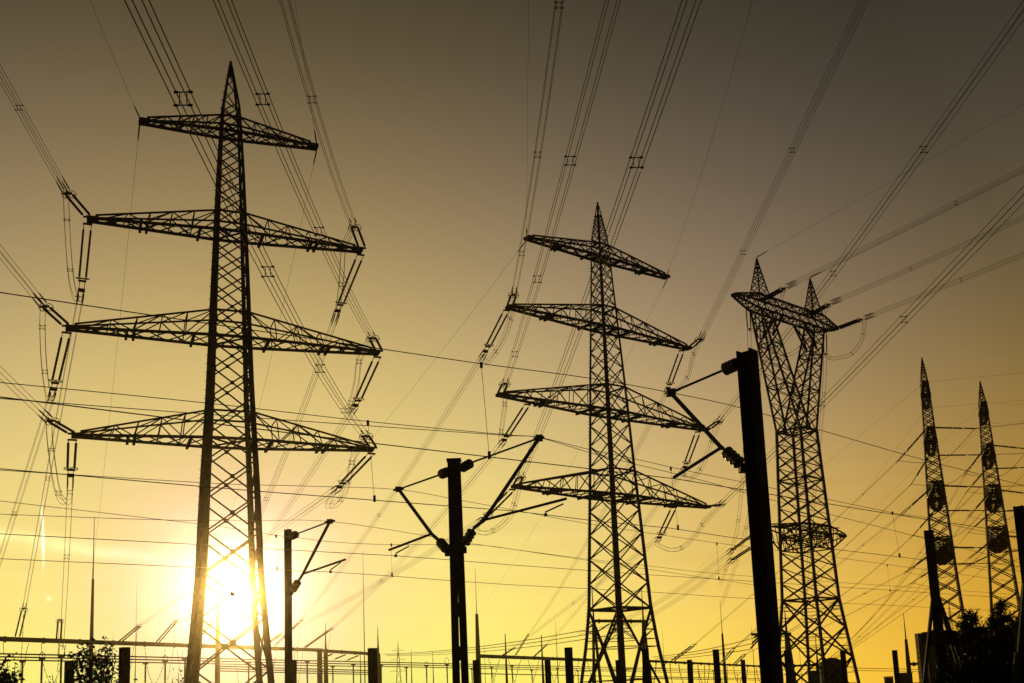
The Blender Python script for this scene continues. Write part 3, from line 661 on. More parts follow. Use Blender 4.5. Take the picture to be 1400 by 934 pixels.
# ------------------------------------------------------------------ slim pylons on the right: strings left and right of each crossarm tip
G4Z = 7.4
g4a = Pz(880, 903.6, G4Z); g4b = Pz(1050, 911.5, G4Z)
G4 = 'insulator string on low gantry beam right of middle pylon, '
r_e = [P(950, 881, 193.8), P(1003, 887, 201.9), P(1018, 895, 206.8), P(1042, 884, 198.7), P(1052, 894, 201.9), P(1128, 905, 211.6), P(1120, 915, 216.4), P(1112, 922, 219.7)]
for k, (ax, E, nm) in enumerate(((917, r_e[0], 'first from left'), (985, r_e[1], 'behind the thin spike'), (1003, r_e[2], 'short one near the big mast'))):
    insulator(on_beam(g4a, g4b, ax), E, G4+nm, 'insulator strings on the gantries', sep=0.6, R=0.14, rings=False)
def slim_set(K, data, nm):
    hr = -K.n
    for lvl, tipi, Rp, Rw, Lp, Ei, mids, spc in data:
        T = K.tips[lvl][tipi]; wh = ('near' if tipi == 0 else 'far')+' tip, '+ORD[lvl-1]+' crossarm, '+nm
        if Rp:
            T1 = T+hr*0.4; h = hr; B = place(T1, h, Rp[0], Rp[1], 5.8, 8.2); d = B-T1
            insulator(T1, T1+d*0.74, 'single insulator string reaching right from '+wh, G_INS, rods=1, R=0.18, ringr=0.24, tail=0); 
            m = None
            pts, inf = near_path(B, h, (Rw,) if Rw else (), k0=0.0004, smax=150, n=24)
            bundle([T1+d*0.75]+pts, 'two wire line running right from '+wh, group=G_BUN, n=2, r=0.022, clamp=2.2, sp=0.5)
        E = r_e[Ei]; T2 = T-hr*0.4; h = V((E.x-T2.x, E.y-T2.y, 0)).normalized(); B2 = place(T2, h, Lp[0], Lp[1], 5.6, 8.6); d = B2-T2
        insulator(T2, T2+d*0.74, 'single insulator string slanting left from '+wh, G_INS, rods=1, R=0.18, ringr=0.24)
        fp, sg, er = far_path(B2, E, mids)
        bundle([T2+d*0.75]+fp, 'two wire line falling left from '+wh, group=G_BUN, n=2, r=0.022, clamp=2.2, sp=0.5, spacers=spc, every=0 if spc else 22)
        if Rp:
            c = (B+B2)/2-V((0, 0, 2.6)); jp = chain([B, B.lerp(c, 0.6)-V((0, 0, 0.7)), c, B2.lerp(c, 0.55)-V((0, 0, .3)), B2], 7)
            bundle(jp, 'jumper loop passing below '+wh, 'jumper loop', G_JMP, n=2, sp=0.45, r=0.02, clamp=0, every=5, name='jumper_loop')
slim_set(K4, [
    (1, 0, (1333, 586), (1400, 579), (1228, 630), 0, ((1180, 674), (1130, 720), (1022, 822)), ((1179.5, 675),)),
    (1, 1, (1340, 622), (1400, 620), (1246, 662), 1, ((1161, 747), (1060, 830)), ((1161, 747),)),
    (2, 0, (1340, 666), (1400, 664), (1234, 702), 1, ((1176, 741), (1060, 835)), ((1176, 741),)),
    (2, 1, (1346, 698), (1400, 700), (1250, 732), 2, ((1176, 795), (1100, 850)), ()),
    (3, 0, (1350, 749), (1400, 752), (1239, 782), 3, ((1180, 808), (1120, 842)), ((1180, 808),)),
    (3, 1, (1352, 770), (1400, 775), (1247, 797), 4, ((1174, 831), (1120, 862)), ((1174, 831),))], 'left slim pylon')
slim_set(K5, [
    (1, 0, (1404, 614), (1440, 613), (1320, 648), 5, ((1254, 752), (1181, 864)), ((1254, 752),)),
    (1, 1, (1408, 639), None, (1322, 672), 5, ((1230, 800), (1170, 870)), ()),
    (2, 0, (1412, 676), None, (1325, 706), 6, ((1240, 800), (1177, 874)), ((1177, 874),)),
    (2, 1, (1418, 695), None, (1330, 728), 6, ((1240, 820),), ()),
    (3, 0, (1420, 735), None, (1327, 762), 7, ((1253, 800),), ()),
    (3, 1, (1424, 750), None, (1331, 774), 7, ((1240, 835),), ())], 'right slim pylon')
for K, nm, dat in ((K4, 'left slim pylon', ((0, (1400, 509.5), (1200, 573.6), P(1000, 740, 242.3)), (1, (1400, 547), (1226, 613), P(1130, 745, 242.3)))),
                   (K5, 'right slim pylon', ((0, (1400, 554), (1283, 610), P(1185, 705, 258.5)), (1, (1400, 576), (1290, 628), P(1215, 720, 258.5))))):
    for ti, rw, lm, E in dat:
        T = K.tips[0][ti]; wh = '%s end of top crossarm, %s' % (('near', 'far')[ti], nm)
        pts, inf = near_path(T, -K.n, (rw,), k0=0.0003, smax=150, n=20); bundle(pts, 'single earth wire running right from '+wh, 'earth wire', G_EW, n=1, r=0.014, clamp=0, name='earth_wire')
        fp, sg, er = far_path(T, E, (lm,)); 
        bundle(fp+[fp[-1]+(fp[-1]-fp[-2])*9], 'single earth wire falling left from '+wh, 'earth wire', G_EW, n=1, r=0.014, clamp=1.5, name='earth_wire')
# strings on the lower crossarm of the Y shaped pylon
for k, (q0, q1, E, md) in enumerate((((1028, 727), (1001, 752), P(790, 866, 210.0), (888, 830)), ((1030, 747), (1002, 765), P(800, 880, 211.6), (888, 843)))):
    T = P(q0[0], q0[1], K3.low[0].y+(0.3, 1.6)[k]) if k else K3.low[0]+V((0, 0, -.1)); B = P(q1[0], q1[1], T.y+2.5)
    insulator(T, B, ('upper', 'lower')[k]+' insulator string on left end of the low crossarm, Y shaped pylon', G_INS, sep=0.5, R=0.1)
    fp, sg, er = far_path(B, E, (md,)); bundle(fp, ('upper', 'lower')[k]+' four wire bundle falling left from the low crossarm, Y shaped pylon', group=G_BUN, n=4, r=0.016)

# far earth wires of the big pylons
sp1 = on_g1(123); sp2 = on_g1(296); sp3 = on_beam(g3a, g3b, 654)
def onpole(p, py): return V((p.x, p.y, zpy(p.x, p.y, py)))
earth_far(K1.tips[0][0]+V((0, 0, -.2)), onpole(sp1, 791), ((160, 467), (136.6, 701)), 'single earth wire from left end of top crossarm, tallest pylon, down to the tall mast')
earth_far(K1.tips[0][1]+V((0, 0, -.2)), onpole(sp2, 760), ((424, 236), (380, 447), (355, 558)), 'single earth wire from right end of top crossarm, tallest pylon, towards the sun')
earth_far(K2.tips[0][0]+V((0, 0, -.2)), P(310, 815, 201.9), ((595, 493), (508, 599)), 'single earth wire from left end of top crossarm, middle pylon, behind tallest pylon')
earth_far(K2.tips[0][1]+V((0, 0, -.2)), onpole(sp3, 839), ((895, 412), (820, 566), (740, 705)), 'single earth wire from right end of top crossarm, middle pylon, to a gantry column')

# ------------------------------------------------------------------ substation
G_GAN = 'gantries of the substation'
def gantry(label, a, b, cols, th=0.55, spread=0.0, col_r=0.27, flat=False):
    root = thing('substation_gantry', V((a.x, a.y, 0)), label, 'gantry', G_GAN)
    m = MB()
    d = (b-a).normalized(); m.bar(a-d*0.3, b+d*0.3, th, th); 
    s = 1.0; ln = (b-a).length
    while s < ln: m.bar(a+d*s+V((0, 0, -th*.5)), a+d*s+V((0, 0, -th*.5-.14)), 0.3); m.bar(a+d*s+V((0, 0, th*.5)), a+d*s+V((0, 0, th*.5+.1)), 0.22); s += 6.5
    m.build('beam', STEEL2, root)
    for px, tip, step, r in cols:
        p = on_beam(a, b, px); m = MB(); r = r or col_r; zt = zpy(p.x, p.y, step) if step else a.z+th*.5; zp = zpy(p.x, p.y, tip) if tip else zt
        base = V((p.x, p.y, 0))
        q = base+V((0, 0.62, 0))
        if spread:
            for sg in (-1, 1): m.tube([base+d*sg*spread, base+d*sg*spread*.45+V((0, 0, a.z*.5)), q*0+V((p.x+d.x*sg*.1, p.y+d.y*sg*.1+.5, a.z))], [r, r*.9, r*.75], 6)
            m.tube([V((p.x, p.y+.5, a.z-.3)), V((p.x, p.y+.5, zt)), V((p.x, p.y+.5, zp))], [r, r*.55, .04], 6)
        else:
            o = V((0, th*.5+r*.9, 0))
            m.tube([base+o, V((p.x, p.y, a.z))+o, V((p.x, p.y, zt))+o], [r*1.15, r, r*(.5 if tip and not step else .62)], 8)
            m.bar(V((p.x, p.y, a.z)), V((p.x, p.y, a.z))+o, 0.4)
        m.build('column', STEEL2, root)
        if tip and not spread:
            m = MB(); o = V((0, th*.5+r*.9, 0)); m.tube([V((p.x, p.y, zt-.1))+o, V((p.x, p.y, zt+(zp-zt)*.3))+o, V((p.x, p.y, zp))+o], [r*.62 if not step else .1, r*.36 if not step else .075, .035], 6); m.build('lightning_spike', STEEL2, root)
    return root
gantry('long gantry beam low on the left, reaching from the frame edge past the sun', g1a, g1b, [(123, 706, 791, .30), (296, 727, 806, .42), (436, None, None, .5)], th=0.62)
g2a = Pz(444, 890, GZ); g2b = Pz(516, 894.5, GZ)
gantry('short gantry between two spiked columns just right of the sun', g2a, g2b, [(444.5, 852, None, .42), (516.5, 855, None, .5)], th=0.6)
gantry('gantry with a thick spiked column left of the middle pylon', g3a, g3b, [(653.5, 776, 839, .6), (812, None, None, .4)], th=0.85)
g5a = P(812, 849, 173.6); g5b = P(881, 854.5, 179.3)
g5b.z = g5a.z
gantry('high gantry on splayed legs in front of the foot of the middle pylon', g5a, g5b, [(812, 799, None, .3), (880, 805, None, .3)], th=0.45, spread=1.0)
gantry('low gantry with a needle topped column between middle pylon and big mast', g4a, g4b, [(888, None, None, .25), (991, 822, 866, .35)], th=0.42)
g6a = P(1030, 867.5, 173.6); g6b = P(1079, 871, 176.1); g6b.z = g6a.z
gantry('high gantry half hidden by the big mast, spiked column before Y shaped pylon', g6a, g6b, [(1076.5, 833, None, .4)], th=0.4, spread=.8)
g7a = P(1080, 910.5, 185.7); g7b = P(1126, 912, 189.8); g7b.z = g7a.z
gantry('small low gantry inside the legs of the Y shaped pylon', g7a, g7b, [(1119, 868, None, .35)], th=0.35)
g8a = P(1243, 908, 153.4); g8b = P(1290, 909, 157.5); g8b.z = g8a.z
gantry('gantry with a needle topped column left of the dark tank building', g8a, g8b, [(1243.5, 838, 874, .32)], th=0.35)

G_BUS = 'tubular busbars of the substation'
def busbar(px, z, label, r=0.105):
    pts = [Pz(x, y, z) for x, y in px]; m = MB(); m.tube(pts, r, 6)
    return tag(m.build('busbar', ALU, org=pts[0]), label, 'busbar', G_BUS)
bb = []
for k, dy in enumerate((0, 1, 2)):
    nm = ('upper', 'middle', 'lower')[k]
    l = [(-20, 893.5+dy*4.2), (170, 897.5+dy*3.9), (400, 903+dy*3.4), (570, 906.5+dy*2.8), (740, 910.5+dy*2.7), (860, 913+dy*2.5), (1045, 918+dy*2.3)]
    bb.append(l); busbar(l, 9.3, nm+' of three long tubes running under the gantry beams')
    busbar([(300, 911+dy*3.2), (400, 914+dy*3.0), (508, 917+dy*2.6)], 7.6, nm+' of three short lower tubes right of the sun', 0.1)
for k in range(2):
    busbar([(860, 925+k*2.5), (1045, 928+k*2)], 6.5, ('upper', 'lower')[k]+' tube along the bottom edge left of the big mast', 0.16)
    busbar([(1165, 913.5+k*3.2), (1240, 915+k*3), (1262, 915.6+k*3)], 9.3, ('upper', 'lower')[k]+' tube right of the Y shaped pylon', 0.16)
busbar([(650, 921), (700, 922), (860, 925)], 7.2, 'low single tube behind the column left of the middle pylon', 0.12)
def ly(l, x):
    for (x0, y0), (x1, y1) in zip(l, l[1:]):
        if x <= x1: return y0+(y1-y0)*(x-x0)/(x1-x0)
    return l[-1][1]
G_POST = 'post insulators carrying the busbars'
OT = 'first second third fourth fifth sixth seventh eighth ninth tenth eleventh twelfth thirteenth fourteenth fifteenth sixteenth seventeenth eighteenth nineteenth twentieth twenty-first twenty-second'.split()
cnt = [0, 0, 0]
for i, (x, k, loop) in enumerate(((31, 2, 0), (57.5, 1, 1), (84, 0, 2), (199, 2, 0), (226, 1, 1), (253, 0, 2), (340, 1, 0), (371, 2, 0), (420, 0, 0), (455, 2, 0), (483, 1, 0), (521, 1, 0), (555.5, 2, 0), (583, 1, 1), (611, 0, 2), (645, 2, 0), (672, 1, 0), (700, 0, 0), (727, 2, 0), (762, 1, 0), (790, 2, 0), (955, 1, 0), (975, 0, 0), (1008, 2, 0))):
    p = Pz(x, ly(bb[k], x), 9.3); root = thing('post_insulator', V((p.x, p.y, 0)), 'busbar post %s, %s of that kind from left' % (('with plain top', 'with a round ring on top', 'with a tall wire arch on top')[loop], OT[cnt[loop]]), 'post insulator', G_POST); cnt[loop] += 1
    m = MB(); m.tube([(p.x, p.y, 0), (p.x, p.y, 6.2)], 0.13, 6); m.build('stand', STEEL2, root)
    m = MB(); prof = [(0, .1)]+[(0.04+0.92*q/14+o, (.10, .17)[o > 0]) for q in range(14) for o in (0, .03)]+[(1, .09)]; m.lathe((p.x, p.y, 6.2), (p.x, p.y, 9.15), prof, 7); m.build('insulator_rod', PORC, root)
    m = MB(); m.bar((p.x-.35, p.y-.2, 9.12), (p.x+.35, p.y+.2, 9.12), .3, .2)
    if loop == 1: m.ring((p.x, p.y, 9.55), (0.2, 1, 0), .42, .05, 18)
    if loop == 2: m.tube([V((p.x-.42, p.y, 9.1)), V((p.x-.42, p.y, 10.0)), V((p.x-.25, p.y, 10.4)), V((p.x, p.y, 10.5)), V((p.x+.25, p.y, 10.4)), V((p.x+.42, p.y, 10.0)), V((p.x+.42, p.y, 9.1))], .045, 5)
    m.build('clamp', STEEL2, root)
G_DRP = 'slack cables hanging in the substation'
rnd = random.Random(3)
def slack(px, D0, D1, label, r=0.028):
    pts = chain([P(x, y, D0+(D1-D0)*i/(len(px)-1)) for i, (x, y) in enumerate(px)], 6)
    if pts[-1].z < 0.05: pts[-1].z = 0.05
    m = MB(); m.tube(pts, r, 4); s = 0
    for i in range(1, len(pts)-1, 2): m.bar(pts[i], pts[i]+(pts[i+1]-pts[i]).normalized()*0.18, r*3.4)
    return tag(m.build('dropper_cable', ALU, org=pts[0]), label, 'dropper cable', G_DRP)
for i, (pp, lb) in enumerate((
    (((4, 879), (5, 886), (5, 894)), 'short cable hanging straight at the left frame edge'), (((39, 880), (36, 893), (33, 910), (22, 934)), 'slack cable bending left beside the leftmost post'),
    (((56.5, 880), (57.5, 893), (60, 912), (68, 934)), 'slack cable bending right below the ring topped post'), (((90, 881), (87, 896), (82, 914), (74, 934)), 'slack cable bending left below the tall wire arch'),
    (((81, 873), (81, 890), (80, 905), (78, 918)), 'thin cable falling from the short steep string'), (((32, 840), (31, 870), (29, 900), (27, 930)), 'thin cable falling from the leftmost string'),
    (((183, 884), (181, 898), (178, 915), (175, 934)), 'slack cable right of the round topped post'), (((198, 885), (200, 903), (203, 920), (208, 934)), 'slack cable bending right near the fourth string'),
    (((226, 886), (224, 905), (220, 920), (213, 934)), 'slack cable bending left below its string'), (((239, 852), (238, 875), (235, 900), (229, 930)), 'thin cable falling from the fourth string'),
    (((188, 860), (186, 880), (185, 905), (184, 934)), 'thin cable falling from the third string'), (((242, 888), (245, 908), (248, 925), (252, 934)), 'slack cable left of the tallest pylon leg'),
    (((320, 889), (322, 905), (324, 918), (326, 934)), 'slack cable between the legs of the tallest pylon'), (((380, 888), (377, 898), (374, 910), (372, 920)), 'slack cable left of the thin mast near the sun'),
    (((411, 855), (408, 880), (406, 910), (404, 934)), 'thin cable falling from the steep string right of the sun'), (((452, 866), (449, 885), (447, 905), (445, 925)), 'thin cable falling from the rightmost string of the left beam'),
    (((414, 892), (412, 908), (408, 934)), 'slack cable at the right end of the left beam'))):
    D0 = on_g1(max(0, pp[0][0])).y; slack(pp, D0-1, D0-6, lb)
xs = 668
side = 0
while xs < 806:                                            # pairs of cables meeting in a V below the middle gantry
    b = on_beam(g3a, g3b, xs); y = proj(b)[1]; dx = (8, -8)[side % 2]
    slack(((xs, y+3), (xs+dx*.45, y+16), (xs+dx, 933)), b.y-1, b.y-7, 'thin cable leaning %s in a V below the middle gantry, %s from left' % (('right', 'left')[side % 2], OT[side]), 0.05); xs += (15, 12, 17, 10)[side % 4]; side += 1
xs = 897; side = 0
while xs < 1040:
    b = on_beam(g4a, g4b, xs); y = proj(b)[1]; dx = rnd.choice((-5, -3, 3, 6, 1))
    slack(((xs, y+2), (xs+dx*.3, y+14), (xs+dx, 934)), b.y-.5, b.y-3, 'thin cable hanging below the low gantry between middle pylon and big mast, %s from left' % OT[side], 0.055); xs += rnd.choice((7, 9, 12)); side += 1
# strung busbars between the gantries
def strung(pts, label, A=None, sep=1):
    bundle(pts, label, 'strung busbar', 'strung busbars of the substation', n=2, sp=0.5, r=0.03, clamp=0, name='strung_busbar')
for k in range(3):
    E = P(525+k*3, 894.5+k, 218.1); S = P(800+k*14, 861.5+k*4, 174.5+k); A = on_beam(g5a, g5b, 815+k*20)
    insulator(A+V((0, 0, -.3)), S, 'insulator string on the high splayed gantry, %s of three from left' % nm3[k], 'insulator strings on the gantries', rods=1, R=.15, rings=False)
    fp, sg, er = far_path(S, E, ((700, 878+k*4.5),)); strung(fp, 'sagging wire pair towards the middle pylon foot, %s of three from top' % nm3[k])
    E = P(893+k*3, 898+k*2, 211.6); S = P(1031-k*3, 872+k*8, 175.3+k); A = V((g6a.x+k*.8, g6a.y, g6a.z-.2-k*.9)); A = g6a+V((0.6+k*.4, 0, -.2))
    insulator(A, S, 'insulator string half behind the big mast, %s of three from top' % nm3[k], 'insulator strings on the gantries', rods=1, R=.15, rings=False)
    fp, sg, er = far_path(S, E, ((960, 889+k*4),)); strung(fp, 'sagging wire pair ending behind the big mast, %s of three from top' % nm3[k])
for k, (x0, y0, x1, y1) in enumerate(((456, 893, 441, 900), (474, 894, 457, 901.5), (492, 896, 474, 903))):
    A = on_beam(g2a, g2b, x0)+V((0, 0, -.4)); insulator(A, P(x1, y1, A.y-1.5), 'insulator leaning left under the short gantry, %s from left' % nm3[k], 'insulator strings on the gantries', rods=1, R=.16, rings=False)
# rods and slender masts
G_ROD = 'lightning rods of the substation'
for x, top, bot, D, r, lb in ((187, 800, 934, 240, .09, 'thin rod left of the tallest pylon'), (154.5, 861, 934, 300, .07, 'short hair thin rod behind the leafy bush'), (496, 754, 934, 230, .12, 'tall thin rod right of the thin mast'),
    (402, 816, 890, 290, .07, 'faint rod just right of the thin mast'), (562, 889, 934, 300, .2, 'short rod right of the spiked columns'), (591.5, 890, 934, 320, .2, 'short spike left of the double mast'), (492.5, 889, 934, 300, .22, 'short spike between the two spiked columns'),
    (690.5, 866, 934, 300, .42, 'pointed mast on the middle gantry, left one'), (740, 868, 934, 305, .42, 'pointed mast on the middle gantry, right one'), (759.5, 849, 934, 330, .15, 'thin rod between pointed mast and dark post'),
    (662, 882, 934, 360, .12, 'faint rod beside the thick spiked column'), (905, 856, 934, 330, .08, 'faint rod right of the middle pylon foot'), (1027, 856, 934, 320, .12, 'thin rod just left of the big mast'), (1091, 866, 934, 330, .08, 'faint rod inside the Y shaped pylon')):
    p = P(x, top, D*DS); m = MB(); m.tube([(p.x, p.y, 0), (p.x, p.y, p.z*.55), (p.x, p.y, p.z)], [r, r*.6, r*.22], 6); tag(m.build('lightning_rod', STEEL2, org=(p.x, p.y, 0)), lb, 'lightning rod', G_ROD)
# far pylons on the horizon
for tip, D, lb in (((544, 877), 440, 'tiny pale pylon on the horizon right of the sun'), ((1297, 823), 450, 'small pale pylon on the horizon seen through the slim pylon')):
    T = P(tip[0], tip[1], D*DS); root = thing('distant_pylon', V((T.x, T.y, 0)), lb, 'power pylon', 'far pylons'); m = MB(); hw = T.z*.055
    cs = ((-1, -1), (1, -1), (1, 1), (-1, 1)); c = lambda i, f: V((T.x+cs[i][0]*hw*(1-f)**.9, T.y+cs[i][1]*hw*(1-f)**.9, T.z*f)); m2 = MB()
    for i in range(4):
        for q in range(7): m.bar(c(i, q/7), c((i+1) % 4, (q+1)/7), .05); m.bar(c((i+1) % 4, q/7), c(i, (q+1)/7), .05)
        m.bar(c(i, 0), c(i, 1), .08)
    m.build('tower', STEEL, root)
    for f, L in ((.55, 2.7), (.72, 2.4), (.86, 1.8)):
        m = MB(); m.bar((T.x-L, T.y, T.z*f), (T.x+L, T.y, T.z*f), .08); m.bar((T.x-L, T.y, T.z*f), (T.x, T.y, T.z*f+.7), .06); m.bar((T.x+L, T.y, T.z*f), (T.x, T.y, T.z*f+.7), .06); m.build('crossarm', STEEL, root)

# ------------------------------------------------------------------ railway: ballast beds, masts, overhead lines, posts
def mid_track(p): return V((p.x, p.y, 0))
trk = [Pz(925, 655, 5.5), Pz(746, 704, 5.5), Pz(541, 760, 5.5), Pz(452, 782, 5.5)]
for p in trk: strip('track_bed', p, 1.5, 0.0, GRAV)
def hpost(m, base, top, wdt, dpt, ang, fl=0.02, web=0.016):
    """rolled H section from base to top"""
    x = V((math.cos(ang), math.sin(ang), 0)); y = V((-x.y, x.x, 0)); b = V(base); t = V(top)
    for s in (-1, 1): m.bar(b+y*s*(dpt/2), t+y*s*(dpt/2), wdt, fl, up=y)
    m.bar(b, t, web, dpt-fl, up=y)
TANG = math.atan2(TDIR.y, TDIR.x)
def discs(m, a, b, n, R, r):
    prof = [(0, r), (.12, r*1.3)]
    for q in range(n):
        f0 = .12+.76*q/n; h = .76/n; prof += [(f0, r*1.1), (f0+h*.12, R*.8), (f0+h*.3, R), (f0+h*.52, R*.97), (f0+h*.6, r*1.5), (f0+h*.95, r*1.2)]
    prof += [(.9, r*1.3), (1, r)]; m.lathe(a, b, prof, 12)
def cantilever(root, A, dirh, top_at, ins1, tip, low_at, ins2, knee, reg_end, steady, cont, sc=1.0):
    """stay, raking strut, registration tube and steady arm in the upright plane through the mast"""
    q = lambda p: Pp(p[0], p[1], A, dirh)
    arm = bpy.data.objects.new('cantilever', None); COL.objects.link(arm); arm.parent = root; arm['_o'] = root['_o']; arm.empty_display_size = .2
    m = MB(); m.tube([q(ins1[1]), q(tip)], 0.022*sc, 6); m.build('stay_tube', STEEL2, arm)
    m = MB(); m.tube([q(ins2[1]), q(knee), q(tip)], 0.042*sc, 8); m.box(q(tip), .16, .16, .12); m.tube([q((tip[0]-6, tip[1]+1)), q((tip[0]+6, tip[1]-1))], .035, 6); m.build('raking_strut', STEEL2, arm)
    for (a, b), nn in ((ins1, 'upper'), (ins2, 'lower')):
        m = MB(); discs(m, q(a), q(b), 4, 0.12*sc, 0.026); m.build('insulator', GLASSY, arm)
    m = MB(); m.tube([q(top_at), q(ins1[0])], .04, 6); m.box(q(top_at), .2, .2, .14); m.tube([q(low_at), q(ins2[0])], .04, 6); m.box(q(low_at), .2, .2, .14); m.build('bracket', CONC, arm)
    m = MB(); m.tube([q(knee), q(reg_end)], .03*sc, 6); m.build('registration_tube', STEEL2, arm)
    if steady:
        m = MB(); m.tube([q(s) for s in steady]+[q(cont)], .017*sc, 6); m.box(q(cont), .07, .07, .06); m.build('steady_arm', STEEL2, arm)
    return arm
G_M = 'overhead line masts along the railway'
def mast_base(px, py, z):
    p = Pz(px, py, z); return V((p.x, p.y, 0)), p
def mast_at(tip, sg, px, py):
    """foot and top of a mast standing across the track from the wire it holds"""
    best = None
    for i in range(1, 500):
        q = V((tip.x, tip.y, 0))+TPERP*sg*(0.8+i*0.01); z = zpy(q.x, q.y, py); e = abs(proj((q.x, q.y, z))[0]-px)
        if best is None or e < best[0]: best = (e, q, z, 0.8+i*.01)
    print('mast', best); return best[1], V((best[1].x, best[1].y, best[2]))
def pdir(base, tip):
    return V((tip.x-base.x, tip.y-base.y, 0)).normalized()
# big steel mast in the foreground
tipA = trk[0]; bA = V((tipA.x, tipA.y, 0))+TPERP*2.55
px0 = proj(V((bA.x, bA.y, 5)))
bA, tA = mast_at(trk[0], 1, 1021, 480)
dA = pdir(bA, tipA)
R1 = thing('railway_mast', bA, 'big dark steel mast in the foreground, left of the Y shaped pylon', 'railway mast', G_M)
m = MB(); mt = V((bA.x, bA.y, tA.z)); hpost(m, bA, mt, 0.27, 0.24, TANG+0.15, .03, .02); m.build('column', CONC, R1)
cantilever(R1, bA, dA, (1010, 497), ((1009, 497), (987, 507)), (917, 537), (1019, 640), ((1015, 637), (988, 613)), (986, 612), (921, 653), None, (925, 655))
# double channel mast with arms to both sides
bB, tB = mast_at(trk[1], -1, 620.5, 631)
R2 = thing('railway_mast', bB, 'double channel mast carrying a bracket arm on each side', 'railway mast', G_M)
m = MB(); a2 = TANG+PI/2+.1; xx = V((math.cos(-.05), math.sin(-.05), 0))
for s in (-1, 1):
    m.bar(bB+xx*s*.115, tB+xx*s*.068, .17 if 0 else .165, .2, up=V((0, 1, 0)))
for z in (0.6, 1.6, 2.6, 3.6, 4.6): m.bar(bB+V((0, 0, z)), bB+V((0, 0, z+.32)), .3, .215, up=V((0, 1, 0)))
m.box(tB+V((0, 0, .027)), .34, .28, .05); m.build('column', CONC, R2)
cantilever(R2, bB, pdir(bB, trk[1]), (628, 640), ((630, 641), (646, 632)), (737, 599), (632, 752), ((634, 746), (648, 722)), (662, 711), (774, 682), ((770, 689), (746, 700)), (746, 704))
cantilever(R2, bB, pdir(bB, trk[2]), (614, 645), ((613, 645), (602, 649)), (545, 669), (614, 756), ((611, 752), (600, 739)), (590, 730), (532, 752), ((559, 747), (542, 756)), (541, 760), 1.05)
bC, tC = mast_at(trk[3], -1, 393.5, 724)
R3 = thing('railway_mast', bC, 'thin mast right beside the sun with one bracket arm', 'railway mast', G_M)
m = MB(); hpost(m, bC, tC, .17, .16, TANG, .02, .02); m.bar(bC, tC-V((0, 0, .01)), .15, .13, up=V((0, 1, 0))); m.build('column', CONC, R3)
cantilever(R3, bC, pdir(bC, trk[3]), (396, 734), ((397, 734), (406, 730)), (451, 713), (396, 810), ((399, 809), (409, 793)), (414, 785), (472, 765), ((466, 769), (452, 779)), (452, 782), 1.05)
for px, py, lb, st in ((1269.5, 725, 'dark mast on four slanted struts, in front of the left slim pylon', 1), (1392.5, 692, 'dark strutted mast cut by the right frame edge', 1)):
    b, t = mast_base(px, py, 7.4); R = thing('railway_mast', b, lb, 'railway mast', G_M)
    m = MB(); hpost(m, b, V((b.x, b.y, 7.4)), .27, .25, TANG+.15, .03, .02); m.bar(b, V((b.x, b.y, 7.38)), .22, .2, up=V((0, 1, 0))); m.build('column', CONC, R)
    for dx, dy in ((-1, -.4), (-.55, .9), (.7, -.8), (1, .5)):
        m = MB(); m.bar(V((b.x, b.y, 4.8))+V((dx, dy, 0))*.12, b+V((dx, dy, 0))*1.25+V((0, 0, .05)), .11); m.build('strut', CONC, R)
    m = MB(); m.box(V((b.x, b.y, 3.3)), .95, .8, .5, .3); m.build('tension_weight', CONC, R)

def oline(label, contact, messengers, droppers, anchor):
    pts = [Pz(x, y, 5.5) for x, y in contact]; a = V((anchor.x, anchor.y, 0))
    e0 = pts[0]-(pts[1]-pts[0]).normalized()*25; e1 = pts[-1]+(pts[-1]-pts[-2]).normalized()*40
    root = thing('overhead_line', pts[0], label, 'overhead line', 'overhead lines above the tracks')
    m = MB(); m.tube([e0]+pts+[e1], .0085, 5); m.build('contact_wire', ALU, root)
    hd = V((pts[-1].x-pts[0].x, pts[-1].y-pts[0].y, 0)).normalized()
    for ms in messengers:
        mp = [Pp(x, y, a, hd) for x, y in ms]; m = MB(); cp = chain(mp, 5); d0 = (cp[0]-cp[1]).normalized(); cp = [cp[0]+d0*12]+cp; cp = cp+[cp[-1]+(cp[-1]-cp[-2]).normalized()*15]
        m.tube(cp, .0075, 5); m.build('messenger_wire', ALU, root)
    for x0, y0, x1, y1 in droppers:
        p0 = Pp(x0, y0, a, hd); p1 = Pp(x1, y1, a, hd); m = MB(); m.tube([p0, p1], .004, 4); m.bar(p0-V((0, 0, .06)), p0+V((0, 0, .03)), .045); m.bar(p1-V((0, 0, .03)), p1+V((0, 0, .09)), .045); m.build('dropper', ALU, root)
oline('nearest overhead line, held by the bracket arm of the big mast', [(0, 543), (500, 605), (925, 655), (1200, 700), (1345, 722)],
    [[(0, 400), (200, 430), (520, 477), (655, 497), (805, 517), (917, 537), (1010, 557), (1135, 592), (1200, 611), (1260, 628), (1345, 650)]],
    [(658, 498, 669, 625)], trk[0])
oline('second nearest overhead line, held by the right arm of the double mast', [(0, 641), (273, 665), (350, 671.5), (700, 698.6), (746, 704), (820, 713), (915, 722), (1000, 735), (1140, 751), (1250, 764)],
    [[(0, 523), (281, 551), (500, 576), (686, 594), (737, 598), (803, 614), (870, 628), (950, 646), (1044, 665), (1200, 697)], [(0, 545), (276, 566), (500, 582), (686, 595), (737, 598.5), (803, 618), (870, 635), (960, 657), (1045, 681), (1133, 703), (1200, 720)]],
    [(503, 577, 512, 684), (917, 640, 927, 723), (1220, 701, 1230, 761)], trk[1])
